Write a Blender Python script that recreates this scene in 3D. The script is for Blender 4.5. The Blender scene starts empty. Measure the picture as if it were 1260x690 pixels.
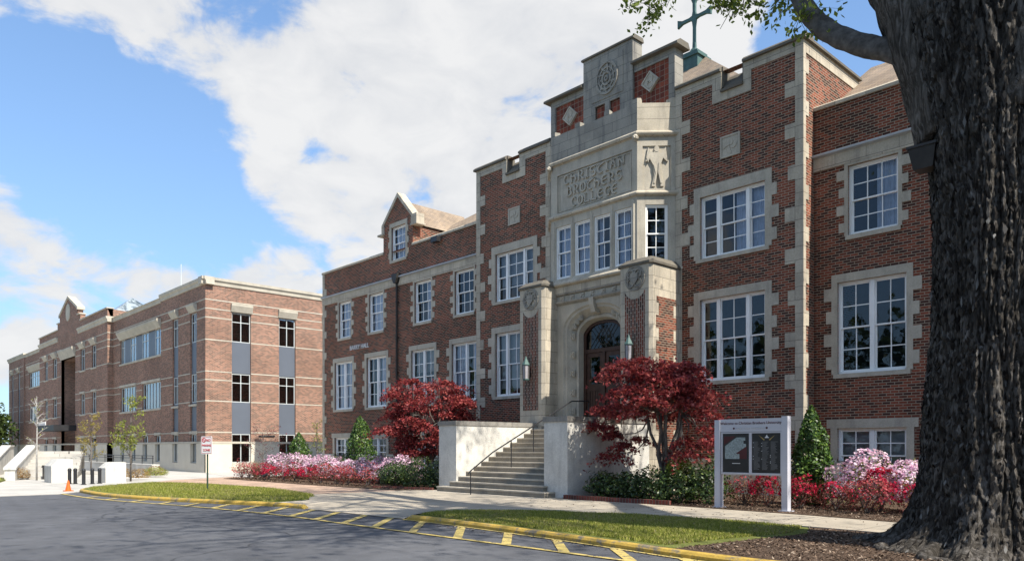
import bpy, bmesh, math, random
import numpy as np
from mathutils import Vector, noise as mnoise
S = bpy.context.scene
COL = S.collection
R = math.radians
random.seed(7)
RNG = np.random.default_rng(7)

# ------------------------------------------------------------------ camera
cam_d = bpy.data.cameras.new('camera')
cam = bpy.data.objects.new('camera', cam_d); COL.objects.link(cam)
cam.location = (0, 0, 1.65)
cam.rotation_euler = (R(90), 0, R(46.911))
cam_d.sensor_width = 36; cam_d.lens = 26.726
cam_d.shift_y = 0.1635
cam_d.clip_start = 0.1; cam_d.clip_end = 3000
S.camera = cam

# ------------------------------------------------------------------ sun, sky, exposure
SUN_EL, SUN_AZ = R(50), R(3.0)          # azimuth measured from +X towards +Y
sdir = Vector((math.cos(SUN_EL)*math.cos(SUN_AZ), math.cos(SUN_EL)*math.sin(SUN_AZ), math.sin(SUN_EL)))
sun_d = bpy.data.lights.new('sun', 'SUN'); sun_d.energy = 4.1; sun_d.angle = R(0.53); sun_d.color = (1, .94, .84)
sun = bpy.data.objects.new('sun', sun_d); COL.objects.link(sun)
sun.rotation_euler = sdir.to_track_quat('Z', 'Y').to_euler(); sun.location = (30, 0, 40)
S.view_settings.view_transform = 'Standard'; S.view_settings.look = 'None'
S.view_settings.exposure = 0.97; S.view_settings.gamma = 1.0; S.view_settings.use_curve_mapping = False
SKY_STRENGTH = 0.115

W = bpy.data.worlds.new('World'); S.world = W; W.use_nodes = True

class NT:
    """small helper for wiring node trees"""
    def __init__(s, tree): s.t = tree
    def n(s, typ, **kw):
        nd = s.t.nodes.new(typ)
        for k, v in kw.items(): setattr(nd, k, v)
        return nd
    def put(s, sock, v):
        if hasattr(v, 'is_linked') or isinstance(v, bpy.types.NodeSocket): s.t.links.new(v, sock)
        else:
            if sock.type == 'RGBA' and hasattr(v, '__len__') and len(v) == 3: v = (*v, 1)
            sock.default_value = v
    def math(s, op, a, b=0.0, c=0.0, clamp=False):
        nd = s.n('ShaderNodeMath', operation=op, use_clamp=clamp)
        s.put(nd.inputs[0], a); s.put(nd.inputs[1], b); s.put(nd.inputs[2], c)
        return nd.outputs[0]
    def vmath(s, op, a, b=(0, 0, 0), out=0):
        nd = s.n('ShaderNodeVectorMath', operation=op)
        s.put(nd.inputs[0], a)
        s.put(nd.inputs[1], b)
        return nd.outputs[out]
    def mix(s, f, a, b, typ='RGBA', blend='MIX'):
        nd = s.n('ShaderNodeMix', data_type=typ)
        if typ == 'RGBA': nd.blend_type = blend
        i = {'RGBA': (6, 7, 2), 'FLOAT': (2, 3, 0)}[typ]
        s.put(nd.inputs[0], f); s.put(nd.inputs[i[0]], a); s.put(nd.inputs[i[1]], b)
        return nd.outputs[i[2]]
    def noise(s, vec, scale, detail=4, rough=.55, dist=0.0, out=0):
        nd = s.n('ShaderNodeTexNoise'); 
        if vec is not None: s.put(nd.inputs['Vector'], vec)
        nd.inputs['Scale'].default_value = scale; nd.inputs['Detail'].default_value = detail
        nd.inputs['Roughness'].default_value = rough; nd.inputs['Distortion'].default_value = dist
        return nd.outputs[out]
    def ramp(s, f, stops, interp='LINEAR'):
        nd = s.n('ShaderNodeValToRGB'); s.put(nd.inputs[0], f); cr = nd.color_ramp; cr.interpolation = interp
        while len(cr.elements) < len(stops): cr.elements.new(.5)
        for e, (p, c) in zip(cr.elements, stops):
            e.position = p; e.color = c if len(c) == 4 else (*c, 1)
        return nd.outputs[0]
    def maprange(s, v, a, b, c=0.0, d=1.0, smooth=False):
        nd = s.n('ShaderNodeMapRange', interpolation_type='SMOOTHSTEP' if smooth else 'LINEAR')
        for i, x in enumerate((v, a, b, c, d)): s.put(nd.inputs[i], x)
        return nd.outputs[0]

def build_world():
    t = NT(W.node_tree); W.node_tree.nodes.clear()
    out = t.n('ShaderNodeOutputWorld'); bg = t.n('ShaderNodeBackground')
    W.node_tree.links.new(bg.outputs[0], out.inputs[0])
    sky = t.n('ShaderNodeTexSky', sky_type='NISHITA', sun_disc=False, sun_elevation=SUN_EL, sun_rotation=R(90)-SUN_AZ)
    sky.air_density = 1.0; sky.dust_density = 0.6; sky.ozone_density = 2.0
    d = t.n('ShaderNodeTexCoord').outputs['Generated']
    # cloud cover: banks of cumulus placed by direction, broken up by noise
    ca, sa = math.cos(R(43.089)), math.sin(R(43.089))
    def dirn(px, py):
        u = (px-630)/935.4; v = Vector((-ca+u*sa, sa+u*ca, (551-py)/935.4)); v.normalize(); return v
    plus = CLOUD_PLUS; minus = CLOUD_MINUS
    sp0 = t.n('ShaderNodeSeparateXYZ'); t.put(sp0.inputs[0], d)
    mp0 = t.n('ShaderNodeMapping'); mp0.inputs['Scale'].default_value = (1, 1, 1.9); t.put(mp0.inputs[0], d); dn = mp0.outputs[0]
    n1 = t.noise(dn, 4.2, 9, .56, .35); n2 = t.noise(dn, 10.0, 7, .58, .5); n3 = t.noise(dn, 30.0, 6, .6, .4)
    wob = t.math('ADD', t.math('MULTIPLY', t.math('SUBTRACT', n1, .5), 2.1), t.math('ADD', t.math('MULTIPLY', t.math('SUBTRACT', n2, .5), 1.5), t.math('MULTIPLY', t.math('SUBTRACT', n3, .5), .55)))
    acc = None
    for (px, py, rad, amp) in plus:
        c = dirn(px, py)
        dot = t.vmath('DOT_PRODUCT', d, tuple(c), out=1)
        g = t.maprange(dot, math.cos(R(rad)), 1.0, 0.0, amp)
        g = t.math('MAXIMUM', g, 0.0)
        acc = g if acc is None else t.math('MAXIMUM', acc, g)
    for (px, py, rad, amp) in minus:
        c = dirn(px, py)
        dot = t.vmath('DOT_PRODUCT', d, tuple(c), out=1)
        g = t.math('MAXIMUM', t.maprange(dot, math.cos(R(rad)), 1.0, 0.0, amp), 0.0)
        acc = t.math('SUBTRACT', acc, g)
    # elsewhere on the dome: scattered cumulus
    front = dirn(520, 150)
    away = t.maprange(t.vmath('DOT_PRODUCT', d, tuple(front), out=1), .62, .30, 0.0, 1.0)
    sepd = t.n('ShaderNodeSeparateXYZ'); t.put(sepd.inputs[0], d); high = t.maprange(sepd.outputs[2], .45, .75, .05, 1.0)
    acc = t.math('ADD', acc, t.math('MULTIPLY', t.math('MULTIPLY', away, high), t.maprange(n1, .38, .58, .0, .8)))
    dens = t.maprange(t.math('ADD', acc, wob), .18, .66, 0.0, 1.0, smooth=True)
    # thin veil so the clear parts keep the pale blue of a hazy spring sky
    shade = t.ramp(t.math('ADD', t.math('MULTIPLY', n2, .55), t.math('MULTIPLY', n1, .45)), [(.36, CLOUD_DARK), (.58, CLOUD_LIT)])
    skyc = t.vmath('MULTIPLY', sky.outputs[0], SKY_TINT)
    sep = t.n('ShaderNodeSeparateXYZ'); t.put(sep.inputs[0], d)
    hz = t.maprange(sep.outputs[2], 0.02, .65, .60, 0.05)
    skyc = t.mix(hz, skyc, HORIZON)
    dd = t.math('MULTIPLY', dens, .97)
    col = t.mix(dd, skyc, shade)
    W.node_tree.links.new(col, bg.inputs[0]); bg.inputs[1].default_value = SKY_STRENGTH

CLOUD_LIT = (3.95, 3.95, 3.95); CLOUD_DARK = (3.2, 3.28, 3.42); SKY_TINT = (.80, .95, 1.08); HORIZON = (1.75, 2.65, 3.9)
CLOUD_PLUS = [(60,-30,9,.85),(170,10,9,.8),(270,60,9,.75),(360,90,9,.85),(450,80,11,.93),(560,60,11,.93),(690,30,12,1.0),(820,40,10,.8),(300,100,5,.55),(560,160,9,.92),
  (470,180,7,.78),(330,205,4,.6),(390,225,5,.75),(460,250,5,.75),(600,230,9,1.0),(290,215,3,.4),(910,45,4,.6),(660,120,9,.8),
  (10,275,4,.8),(60,285,4,.8),(110,305,4,.8),(170,322,4.5,.8),(230,340,4.5,.8),(300,352,4,.8),(360,352,3.5,.7),(0,330,5,.6),(60,350,5,.6),(15,380,2.5,.5),(20,430,4,.7),(60,420,3,.5),(425,322,2.2,.45)]
CLOUD_MINUS = [(545,62,1.6,.35),(430,115,1.6,.3),(325,165,1.8,.3),(385,185,1.5,.4),(1060,60,8,1.0),(150,190,8,.8),(60,120,6,.7),(250,270,4.5,.6),(20,60,3,.5)]
build_world()

# ------------------------------------------------------------------ materials
MATS = {}
def newmat(name):
    m = bpy.data.materials.new(name); m.use_nodes = True; m.node_tree.nodes.clear()
    t = NT(m.node_tree); out = t.n('ShaderNodeOutputMaterial')
    MATS[name] = m
    return m, t, out
def principled(t, out, col, rough=.8, bump=None, strength=.3, dist=.02, spec=.3, metal=0.0):
    p = t.n('ShaderNodeBsdfPrincipled')
    t.put(p.inputs['Base Color'], col if not isinstance(col, tuple) else (*col[:3], 1))
    t.put(p.inputs['Roughness'], rough); p.inputs['Specular IOR Level'].default_value = spec; p.inputs['Metallic'].default_value = metal
    if bump is not None:
        b = t.n('ShaderNodeBump'); b.inputs['Strength'].default_value = strength; b.inputs['Distance'].default_value = dist
        t.put(b.inputs['Height'], bump); t.t.links.new(b.outputs[0], p.inputs['Normal'])
    t.t.links.new(p.outputs[0], out.inputs[0])
    return p
def c4(c): return (*c, 1)
def wpos(t): return t.n('ShaderNodeNewGeometry').outputs['Position']
def uvc(t): return t.n('ShaderNodeUVMap').outputs[0]

def plain(name, col, rough=.6, var=.25, scale=3.0, metal=0.0, spec=.3, bump=.0, bscale=40):
    m, t, out = newmat(name); p = wpos(t)
    n = t.noise(p, scale, 5, .6)
    f = t.maprange(n, .3, .7, 0.0, 1.0)
    lo = tuple(c*(1-var) for c in col); hi = tuple(min(1, c*(1+var*.6)) for c in col)
    cc = t.mix(f, c4(lo), c4(hi))
    principled(t, out, cc, rough, t.noise(p, bscale, 4) if bump else None, bump, .01, spec, metal)
    return m

def brick(name, c1, c2, mortar, bw=.24, rh=.083, ms=.011, stain=.35, vertical=False, squash=False):
    m, t, out = newmat(name)
    uv = uvc(t)
    if vertical:
        mp = t.n('ShaderNodeMapping'); mp.inputs['Rotation'].default_value = (0, 0, R(90)); t.put(mp.inputs[0], uv); uv = mp.outputs[0]
    b = t.n('ShaderNodeTexBrick'); t.put(b.inputs['Vector'], uv)
    b.offset = 0 if squash else .5
    b.inputs['Color1'].default_value = (0, 0, 0, 1); b.inputs['Color2'].default_value = (1, 1, 1, 1); b.inputs['Mortar'].default_value = (.5, .5, .5, 1)
    b.inputs['Scale'].default_value = 1; b.inputs['Mortar Size'].default_value = ms; b.inputs['Mortar Smooth'].default_value = .15
    b.inputs['Brick Width'].default_value = bw; b.inputs['Row Height'].default_value = rh
    col = t.ramp(b.outputs['Color'], [(0, c2), (.3, c2), (.42, tuple((x*.55+y*.45) for x, y in zip(c1, c2))), (.62, c1), (1, tuple(x*1.25 for x in c1))])
    big = t.noise(uv, .35, 5, .6); fine = t.noise(uv, 14, 4, .6)
    dark = t.maprange(big, .35, .7, 1-stain, 1.12)
    col = t.vmath('MULTIPLY', col, t.comb(dark))
    col = t.vmath('MULTIPLY', col, t.comb(t.maprange(fine, .3, .7, .8, 1.2)))
    mc = t.mix(t.maprange(big, .35, .65), c4(tuple(x*.75 for x in mortar)), c4(mortar))
    col = t.mix(b.outputs['Fac'], col, mc)
    h = t.math('SUBTRACT', 1.0, b.outputs['Fac'])
    h = t.math('ADD', h, t.math('MULTIPLY', fine, .3))
    principled(t, out, col, .85, h, .6, .012, .2)
    return m
def comb(s, v):
    nd = s.n('ShaderNodeCombineXYZ')
    for i in range(3): s.put(nd.inputs[i], v)
    return nd.outputs[0]
NT.comb = comb

def stone(name, col, joint=(1.1, .42), stain=.5, jw=.006, streak=.6):
    m, t, out = newmat(name); uv = uvc(t); p = wpos(t)
    n = t.noise(p, 1.3, 6, .62); f = t.noise(p, 26, 5, .65)
    mp = t.n('ShaderNodeMapping'); mp.inputs['Scale'].default_value = (2.2, 2.2, .35); t.put(mp.inputs[0], p)
    st = t.noise(mp.outputs[0], 1.6, 6, .6)
    base = t.mix(t.maprange(n, .3, .7), c4(tuple(c*.8 for c in col)), c4(tuple(c*1.1 for c in col)))
    base = t.mix(t.math('MULTIPLY', t.maprange(st, .5, .72), streak), base, (.13, .125, .12, 1))
    base = t.vmath('MULTIPLY', base, t.comb(t.maprange(f, .3, .7, .85, 1.12)))
    h = f
    if joint:
        b = t.n('ShaderNodeTexBrick'); t.put(b.inputs['Vector'], uv); b.inputs['Scale'].default_value = 1
        b.inputs['Mortar Size'].default_value = jw; b.inputs['Mortar Smooth'].default_value = .1
        b.inputs['Brick Width'].default_value = joint[0]; b.inputs['Row Height'].default_value = joint[1]
        b.inputs['Color1'].default_value = (.88, .88, .88, 1); b.inputs['Color2'].default_value = (1.08, 1.07, 1.05, 1)
        base = t.vmath('MULTIPLY', base, b.outputs['Color'])
        base = t.mix(t.math('MULTIPLY', b.outputs['Fac'], .65), base, (.14, .13, .12, 1))
        h = t.math('SUBTRACT', f, t.math('MULTIPLY', b.outputs['Fac'], 1.0))
    principled(t, out, base, .85, h, .35, .01, .2)
    return m

def leafmat(name, stops, trans=.35, rough=.5, spec=.3):
    m, t, out = newmat(name)
    g = t.n('ShaderNodeNewGeometry'); r = g.outputs['Random Per Island']
    col = t.ramp(r, stops)
    p = t.n('ShaderNodeBsdfPrincipled'); t.put(p.inputs['Base Color'], col); p.inputs['Roughness'].default_value = rough; p.inputs['Specular IOR Level'].default_value = spec
    tr = t.n('ShaderNodeBsdfTranslucent'); t.put(tr.inputs[0], t.vmath('MULTIPLY', col, (1.2, 1.2, 1.1)))
    mx = t.n('ShaderNodeMixShader'); mx.inputs[0].default_value = trans
    t.t.links.new(p.outputs[0], mx.inputs[1]); t.t.links.new(tr.outputs[0], mx.inputs[2]); t.t.links.new(mx.outputs[0], out.inputs[0])
    return m

def glassmat(name, tint=(.75, .8, .82), refl=.11, rough=.02):
    m, t, out = newmat(name); p = wpos(t)
    fr = t.n('ShaderNodeFresnel'); fr.inputs[0].default_value = 1.5
    fac = t.math('ADD', t.math('MULTIPLY', fr.outputs[0], .95), refl, clamp=True)
    gl = t.n('ShaderNodeBsdfGlossy'); gl.inputs['Roughness'].default_value = rough; gl.inputs[0].default_value = (.9, .95, 1, 1)
    b = t.n('ShaderNodeBump'); b.inputs['Strength'].default_value = .06; b.inputs['Distance'].default_value = .03
    t.put(b.inputs['Height'], t.noise(p, 1.7, 3, .5)); t.t.links.new(b.outputs[0], gl.inputs['Normal'])
    tr = t.n('ShaderNodeBsdfTransparent'); tr.inputs[0].default_value = c4(tint)
    mx = t.n('ShaderNodeMixShader'); t.put(mx.inputs[0], fac)
    t.t.links.new(tr.outputs[0], mx.inputs[1]); t.t.links.new(gl.outputs[0], mx.inputs[2]); t.t.links.new(mx.outputs[0], out.inputs[0])
    return m

M_BRICK = brick('red_brick', (.215, .058, .033), (.070, .031, .024), (.35, .28, .205), bw=.235, rh=.082, ms=.0105)
M_BRICKV = brick('pier_brick', (.19, .05, .03), (.05, .025, .022), (.42, .35, .28), ms=.012, vertical=True)
M_TILE = brick('attic_tile', (.26, .068, .040), (.17, .046, .030), (.27, .19, .14), bw=.2, rh=.2, ms=.012, squash=True)
M_MBRICK = brick('rose_brick', (.285, .135, .092), (.165, .082, .062), (.42, .345, .265), bw=.22, rh=.076, ms=.010, stain=.2)
M_EDGE = brick('edging_brick', (.20, .055, .04), (.11, .04, .033), (.16, .13, .11), bw=.1, rh=.3, ms=.012)
M_STONE = stone('limestone', (.49, .435, .345), (.95, .42), .5, streak=.42)
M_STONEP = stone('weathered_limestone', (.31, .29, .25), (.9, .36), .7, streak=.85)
M_STONES = stone('carved_limestone', (.47, .425, .345), None, streak=.35)
M_PALE = stone('pale_precast', (.50, .455, .37), None, streak=.08)
M_STUCCO = plain('cream_stucco', (.60, .55, .45), .9, .08, 1.2, bump=.15)
M_WHITE = plain('white_paint', (.86, .86, .84), .45, .06, 2.0)
M_WSTUC = stone('white_stucco', (.60, .58, .53), None, streak=.30)
M_GLASS = glassmat('window_glass', (.74, .78, .84), .015)
M_DOORG = glassmat('door_glass', (.12, .12, .12), .0)
M_DGLASS = glassmat('tinted_glass', (.10, .13, .15), .22)
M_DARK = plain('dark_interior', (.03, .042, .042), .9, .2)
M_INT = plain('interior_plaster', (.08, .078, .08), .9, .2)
M_CURT = plain('curtain_cloth', (.80, .80, .84), .9, .15, 6.0)
M_BLIND = plain('blind_slats', (.50, .48, .43), .8, .15, 6.0)
M_WOOD = plain('dark_oak', (.055, .026, .017), .45, .35, 5.0)
M_METAL = plain('black_iron', (.018, .018, .02), .45, .2, spec=.5)
M_LEAD = plain('grey_lead_sheet', (.36, .38, .40), .5, .2, 2.0)
M_VERD = plain('green_copper', (.075, .135, .122), .6, .3, 4.0)
M_BRONZE = plain('dark_bronze', (.04, .035, .03), .5, .3, 5.0)
M_SPAN = plain('blue_grey_panel', (.118, .135, .165), .45, .08, .6)
M_MFRAME = plain('pale_aluminium', (.52, .55, .54), .4, .1)
M_LAMPG = plain('frosted_lamp_glass', (.35, .33, .34), .3, .2, 8)
M_ORANGE = plain('orange_plastic', (.75, .13, .02), .5, .1)
M_SIGNG = plain('lilac_grey_metal', (.50, .50, .54), .45, .06, 2.0)
M_BOARD = plain('dark_board', (.022, .020, .020), .35, .3, 4.0, spec=.5)
M_MAROON = plain('maroon_print', (.075, .022, .022), .6, .2)
M_MAP = plain('map_print', (.27, .32, .32), .6, .5, 26.0)
M_TEXTW = plain('white_print', (.62, .62, .62), .6, .1)
M_TEXTG = plain('grey_print', (.16, .16, .16), .6, .3)
M_RED = plain('red_print', (.55, .05, .06), .5, .1)
M_GPOST = plain('green_post', (.03, .06, .04), .5, .2)

def roofmat():
    m, t, out = newmat('tan_shingles'); uv = uvc(t)
    b = t.n('ShaderNodeTexBrick'); t.put(b.inputs['Vector'], uv); b.inputs['Scale'].default_value = 1
    b.inputs['Brick Width'].default_value = .3; b.inputs['Row Height'].default_value = .16; b.inputs['Mortar Size'].default_value = .008
    b.inputs['Color1'].default_value = (.31, .235, .165, 1); b.inputs['Color2'].default_value = (.235, .185, .14, 1); b.inputs['Mortar'].default_value = (.12, .09, .06, 1)
    n = t.noise(uv, .8, 5)
    col = t.vmath('MULTIPLY', b.outputs[0], t.comb(t.maprange(n, .3, .7, .7, 1.25)))
    principled(t, out, col, .9, b.outputs['Fac'], .3, .01)
    return m
M_ROOF = roofmat()

def asphalt():
    m, t, out = newmat('asphalt'); p = wpos(t)
    big = t.noise(p, .22, 6, .6); mid = t.noise(p, 1.7, 5, .65); fine = t.noise(p, 90, 3, .7)
    v = t.n('ShaderNodeTexVoronoi', feature='DISTANCE_TO_EDGE'); t.put(v.inputs['Vector'], t.vmath('ADD', p, t.noise(p, .8, 3, out=1))); v.inputs['Scale'].default_value = .16
    crack = t.maprange(v.outputs['Distance'], .0, .006, 1.0, 0.0)
    base = t.mix(t.maprange(big, .35, .65), (.072, .074, .081, 1), (.104, .106, .113, 1))
    base = t.vmath('MULTIPLY', base, t.comb(t.maprange(mid, .3, .7, .82, 1.18)))
    base = t.vmath('MULTIPLY', base, t.comb(t.maprange(fine, .3, .7, .6, 1.45)))
    v2 = t.n('ShaderNodeTexVoronoi', feature='DISTANCE_TO_EDGE'); t.put(v2.inputs['Vector'], t.vmath('ADD', p, t.noise(p, 2.2, 4, out=1))); v2.inputs['Scale'].default_value = .55
    fine_crack = t.math('MULTIPLY', t.maprange(v2.outputs['Distance'], 0.0, .012, 1.0, 0.0), t.maprange(t.noise(p, .18, 3), .52, .6))
    base = t.mix(t.math('MULTIPLY', t.math('MAXIMUM', crack, fine_crack), .7), base, (.018, .018, .02, 1))
    spots = t.maprange(t.noise(p, .9, 3, .5), .70, .76); base = t.mix(t.math('MULTIPLY', spots, .55), base, (.03, .03, .032, 1))
    pale = t.maprange(t.noise(p, 2.6, 8, .75), .62, .74); base = t.mix(t.math('MULTIPLY', pale, .35), base, (.17, .165, .155, 1))
    principled(t, out, base, .85, fine, .5, .01, .25)
    return m
M_ASPH = asphalt()
def concrete(name, col, joint=1.5, vx=1.0):
    m, t, out = newmat(name); p = wpos(t)
    b = t.n('ShaderNodeTexBrick'); t.put(b.inputs['Vector'], p); b.offset = 0; b.inputs['Scale'].default_value = 1
    b.inputs['Brick Width'].default_value = joint; b.inputs['Row Height'].default_value = joint; b.inputs['Mortar Size'].default_value = .01
    b.inputs['Color1'].default_value = (.92, .92, .92, 1); b.inputs['Color2'].default_value = (1.06, 1.05, 1.04, 1)
    n = t.noise(p, .7, 6, .6); f = t.noise(p, 40, 4, .6)
    base = t.mix(t.maprange(n, .3, .7), c4(tuple(c*.8 for c in col)), c4(tuple(c*1.1 for c in col)))
    base = t.vmath('MULTIPLY', base, t.comb(t.maprange(f, .3, .7, .85, 1.15)))
    base = t.vmath('MULTIPLY', base, b.outputs['Color'])
    base = t.mix(t.math('MULTIPLY', b.outputs['Fac'], .7), base, (.12, .11, .10, 1))
    principled(t, out, base, .9, f, .3, .01)
    return m
M_CONC = concrete('pavement_concrete', (.40, .35, .275))
M_DRIVE = concrete('drive_concrete', (.46, .44, .40), 4.0)
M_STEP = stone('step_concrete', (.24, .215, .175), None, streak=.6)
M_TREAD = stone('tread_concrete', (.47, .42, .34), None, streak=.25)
M_DCOPE = stone('blackened_coping', (.15, .135, .11), (1.3, 5.0), streak=.6)
M_COPE = stone('grey_coping', (.27, .255, .23), (1.2, 5.0), streak=.5)
def painted(name, paint, under, wear):
    m, t, out = newmat(name); p = wpos(t)
    n = t.noise(p, 5, 8, .72); n2 = t.noise(p, .9, 4)
    w = t.maprange(t.math('ADD', n, t.math('MULTIPLY', n2, .35)), wear, wear+.10)
    base = t.mix(w, c4(paint), c4(under))
    base = t.vmath('MULTIPLY', base, t.comb(t.maprange(t.noise(p, 22, 4), .3, .7, .8, 1.15)))
    principled(t, out, base, .75, n, .2, .01)
    return m
M_KERB = painted('yellow_kerb_paint', (.47, .31, .06), (.20, .17, .12), .69)
M_LINE = painted('yellow_line_paint', (.50, .385, .125), (.075, .075, .08), .70)
def ground_mat(name, stops, scale=6, bump=.8):
    m, t, out = newmat(name); p = wpos(t)
    n = t.noise(p, scale, 8, .75); n2 = t.noise(p, .5, 4)
    col = t.ramp(n, stops); col = t.vmath('MULTIPLY', col, t.comb(t.maprange(n2, .3, .7, .75, 1.25)))
    principled(t, out, col, .95, t.noise(p, scale*4, 5, .7), bump, .04, .1)
    return m
M_MULCH = ground_mat('bark_mulch', [(.3, (.035, .024, .018)), (.5, (.10, .068, .048)), (.7, (.19, .135, .095))], 14)
M_SOIL = ground_mat('lawn_soil', [(.3, (.10, .12, .03)), (.7, (.19, .20, .06))], 9)
M_FIELD = ground_mat('field_grass', [(.3, (.05, .08, .025)), (.7, (.09, .12, .04))], 3)
def pathbrick():
    m, t, out = newmat('path_brick'); p = wpos(t)
    b = t.n('ShaderNodeTexBrick'); t.put(b.inputs['Vector'], p); b.inputs['Scale'].default_value = 1
    b.inputs['Brick Width'].default_value = .22; b.inputs['Row Height'].default_value = .11; b.inputs['Mortar Size'].default_value = .006
    b.inputs['Color1'].default_value = (.46, .32, .23, 1); b.inputs['Color2'].default_value = (.37, .25, .18, 1); b.inputs['Mortar'].default_value = (.24, .2, .16, 1)
    principled(t, out, t.vmath('MULTIPLY', b.outputs[0], t.comb(t.maprange(t.noise(p, .8, 5), .3, .7, .8, 1.2))), .9)
    return m
M_PATH = pathbrick()
def bark():
    m, t, out = newmat('oak_bark'); p = wpos(t)
    mp = t.n('ShaderNodeMapping'); mp.inputs['Scale'].default_value = (9, 9, 1.7); t.put(mp.inputs[0], p)
    n = t.noise(mp.outputs[0], 1.6, 9, .68, .8); n2 = t.noise(p, 30, 5, .7); n3 = t.noise(p, 1.2, 4)
    col = t.ramp(n, [(.32, (.024, .020, .016)), (.47, (.080, .070, .058)), (.62, (.20, .18, .16))])
    col = t.vmath('MULTIPLY', col, t.comb(t.maprange(n3, .3, .7, .65, 1.3)))
    lich = t.maprange(t.noise(p, 4.5, 7, .75), .68, .74)
    col = t.mix(t.math('MULTIPLY', lich, .45), col, (.26, .27, .25, 1))
    principled(t, out, col, .95, t.math('ADD', n, t.math('MULTIPLY', n2, .35)), 1.0, .09, .12)
    return m
M_BARK = bark()
M_TWIG = plain('grey_twig_bark', (.17, .15, .13), .9, .4, 12)
M_MTRUNK = plain('maple_bark', (.14, .12, .105), .9, .4, 10)

M_MAPLE = leafmat('red_maple_leaf', [(0, (.07, .012, .016)), (.35, (.19, .026, .032)), (.72, (.36, .060, .060)), (1, (.50, .15, .12))], .35)
M_OAKL = leafmat('young_oak_leaf', [(0, (.08, .115, .02)), (.5, (.17, .225, .038)), (1, (.32, .38, .08))], .45)
M_HOLLY = leafmat('glossy_holly_leaf', [(0, (.018, .045, .010)), (.5, (.045, .095, .016)), (.85, (.09, .17, .025)), (1, (.22, .31, .06))], .25, .42, .4)
M_HEDGE = leafmat('dark_hedge_leaf', [(0, (.014, .030, .010)), (.5, (.036, .066, .018)), (.82, (.075, .12, .03)), (1, (.20, .26, .06))], .2, .4, .4)
M_LIME = leafmat('lime_leaf', [(0, (.10, .14, .015)), (.6, (.23, .28, .03)), (1, (.36, .40, .06))], .4)
M_AZL = leafmat('azalea_leaf', [(0, (.03, .055, .014)), (.6, (.08, .11, .025)), (1, (.17, .2, .05))], .3)
M_AZR = leafmat('reddish_azalea_leaf', [(0, (.06, .022, .016)), (.5, (.15, .045, .035)), (.85, (.25, .075, .06)), (1, (.14, .14, .04))], .3)
M_PINK = leafmat('pink_petal', [(0, (.52, .24, .40)), (.3, (.66, .42, .55)), (.7, (.80, .62, .71)), (1, (.86, .76, .80))], .35, .6, .1)
M_CRIM = leafmat('crimson_petal', [(0, (.22, .006, .03)), (.5, (.46, .015, .055)), (1, (.62, .045, .09))], .35, .6, .1)
M_SALM = leafmat('rosy_petal', [(0, (.30, .03, .05)), (.5, (.48, .09, .10)), (1, (.60, .2, .2))], .35, .6, .1)
M_SPRING = leafmat('spring_leaf', [(0, (.14, .17, .03)), (.6, (.26, .29, .05)), (1, (.38, .40, .10))], .45)
M_YELL = leafmat('yellow_spring_leaf', [(0, (.22, .18, .04)), (.6, (.34, .28, .07)), (1, (.42, .33, .12))], .45)
M_BURG = leafmat('burgundy_bud', [(0, (.10, .02, .03)), (1, (.25, .05, .07))], .3)
M_RUST = leafmat('rusty_shrub_leaf', [(0, (.22, .13, .05)), (.6, (.34, .20, .08)), (1, (.40, .32, .12))], .3)
M_FOREST = leafmat('woodland_leaf', [(0, (.02, .035, .010)), (.6, (.05, .08, .02)), (1, (.11, .15, .035))], .3)
M_GRASS = leafmat('lawn_blade', [(0, (.12, .15, .022)), (.45, (.23, .26, .042)), (.8, (.36, .35, .075)), (1, (.52, .45, .19))], .3, .6, .2)
M_STRAW = leafmat('straw_blade', [(0, (.22, .17, .08)), (1, (.40, .34, .2))], .3)
M_CHIP = leafmat('mulch_chip', [(0, (.03, .02, .015)), (.5, (.10, .065, .045)), (.9, (.22, .155, .11)), (1, (.36, .29, .22))], .0, .9, .1)

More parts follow.
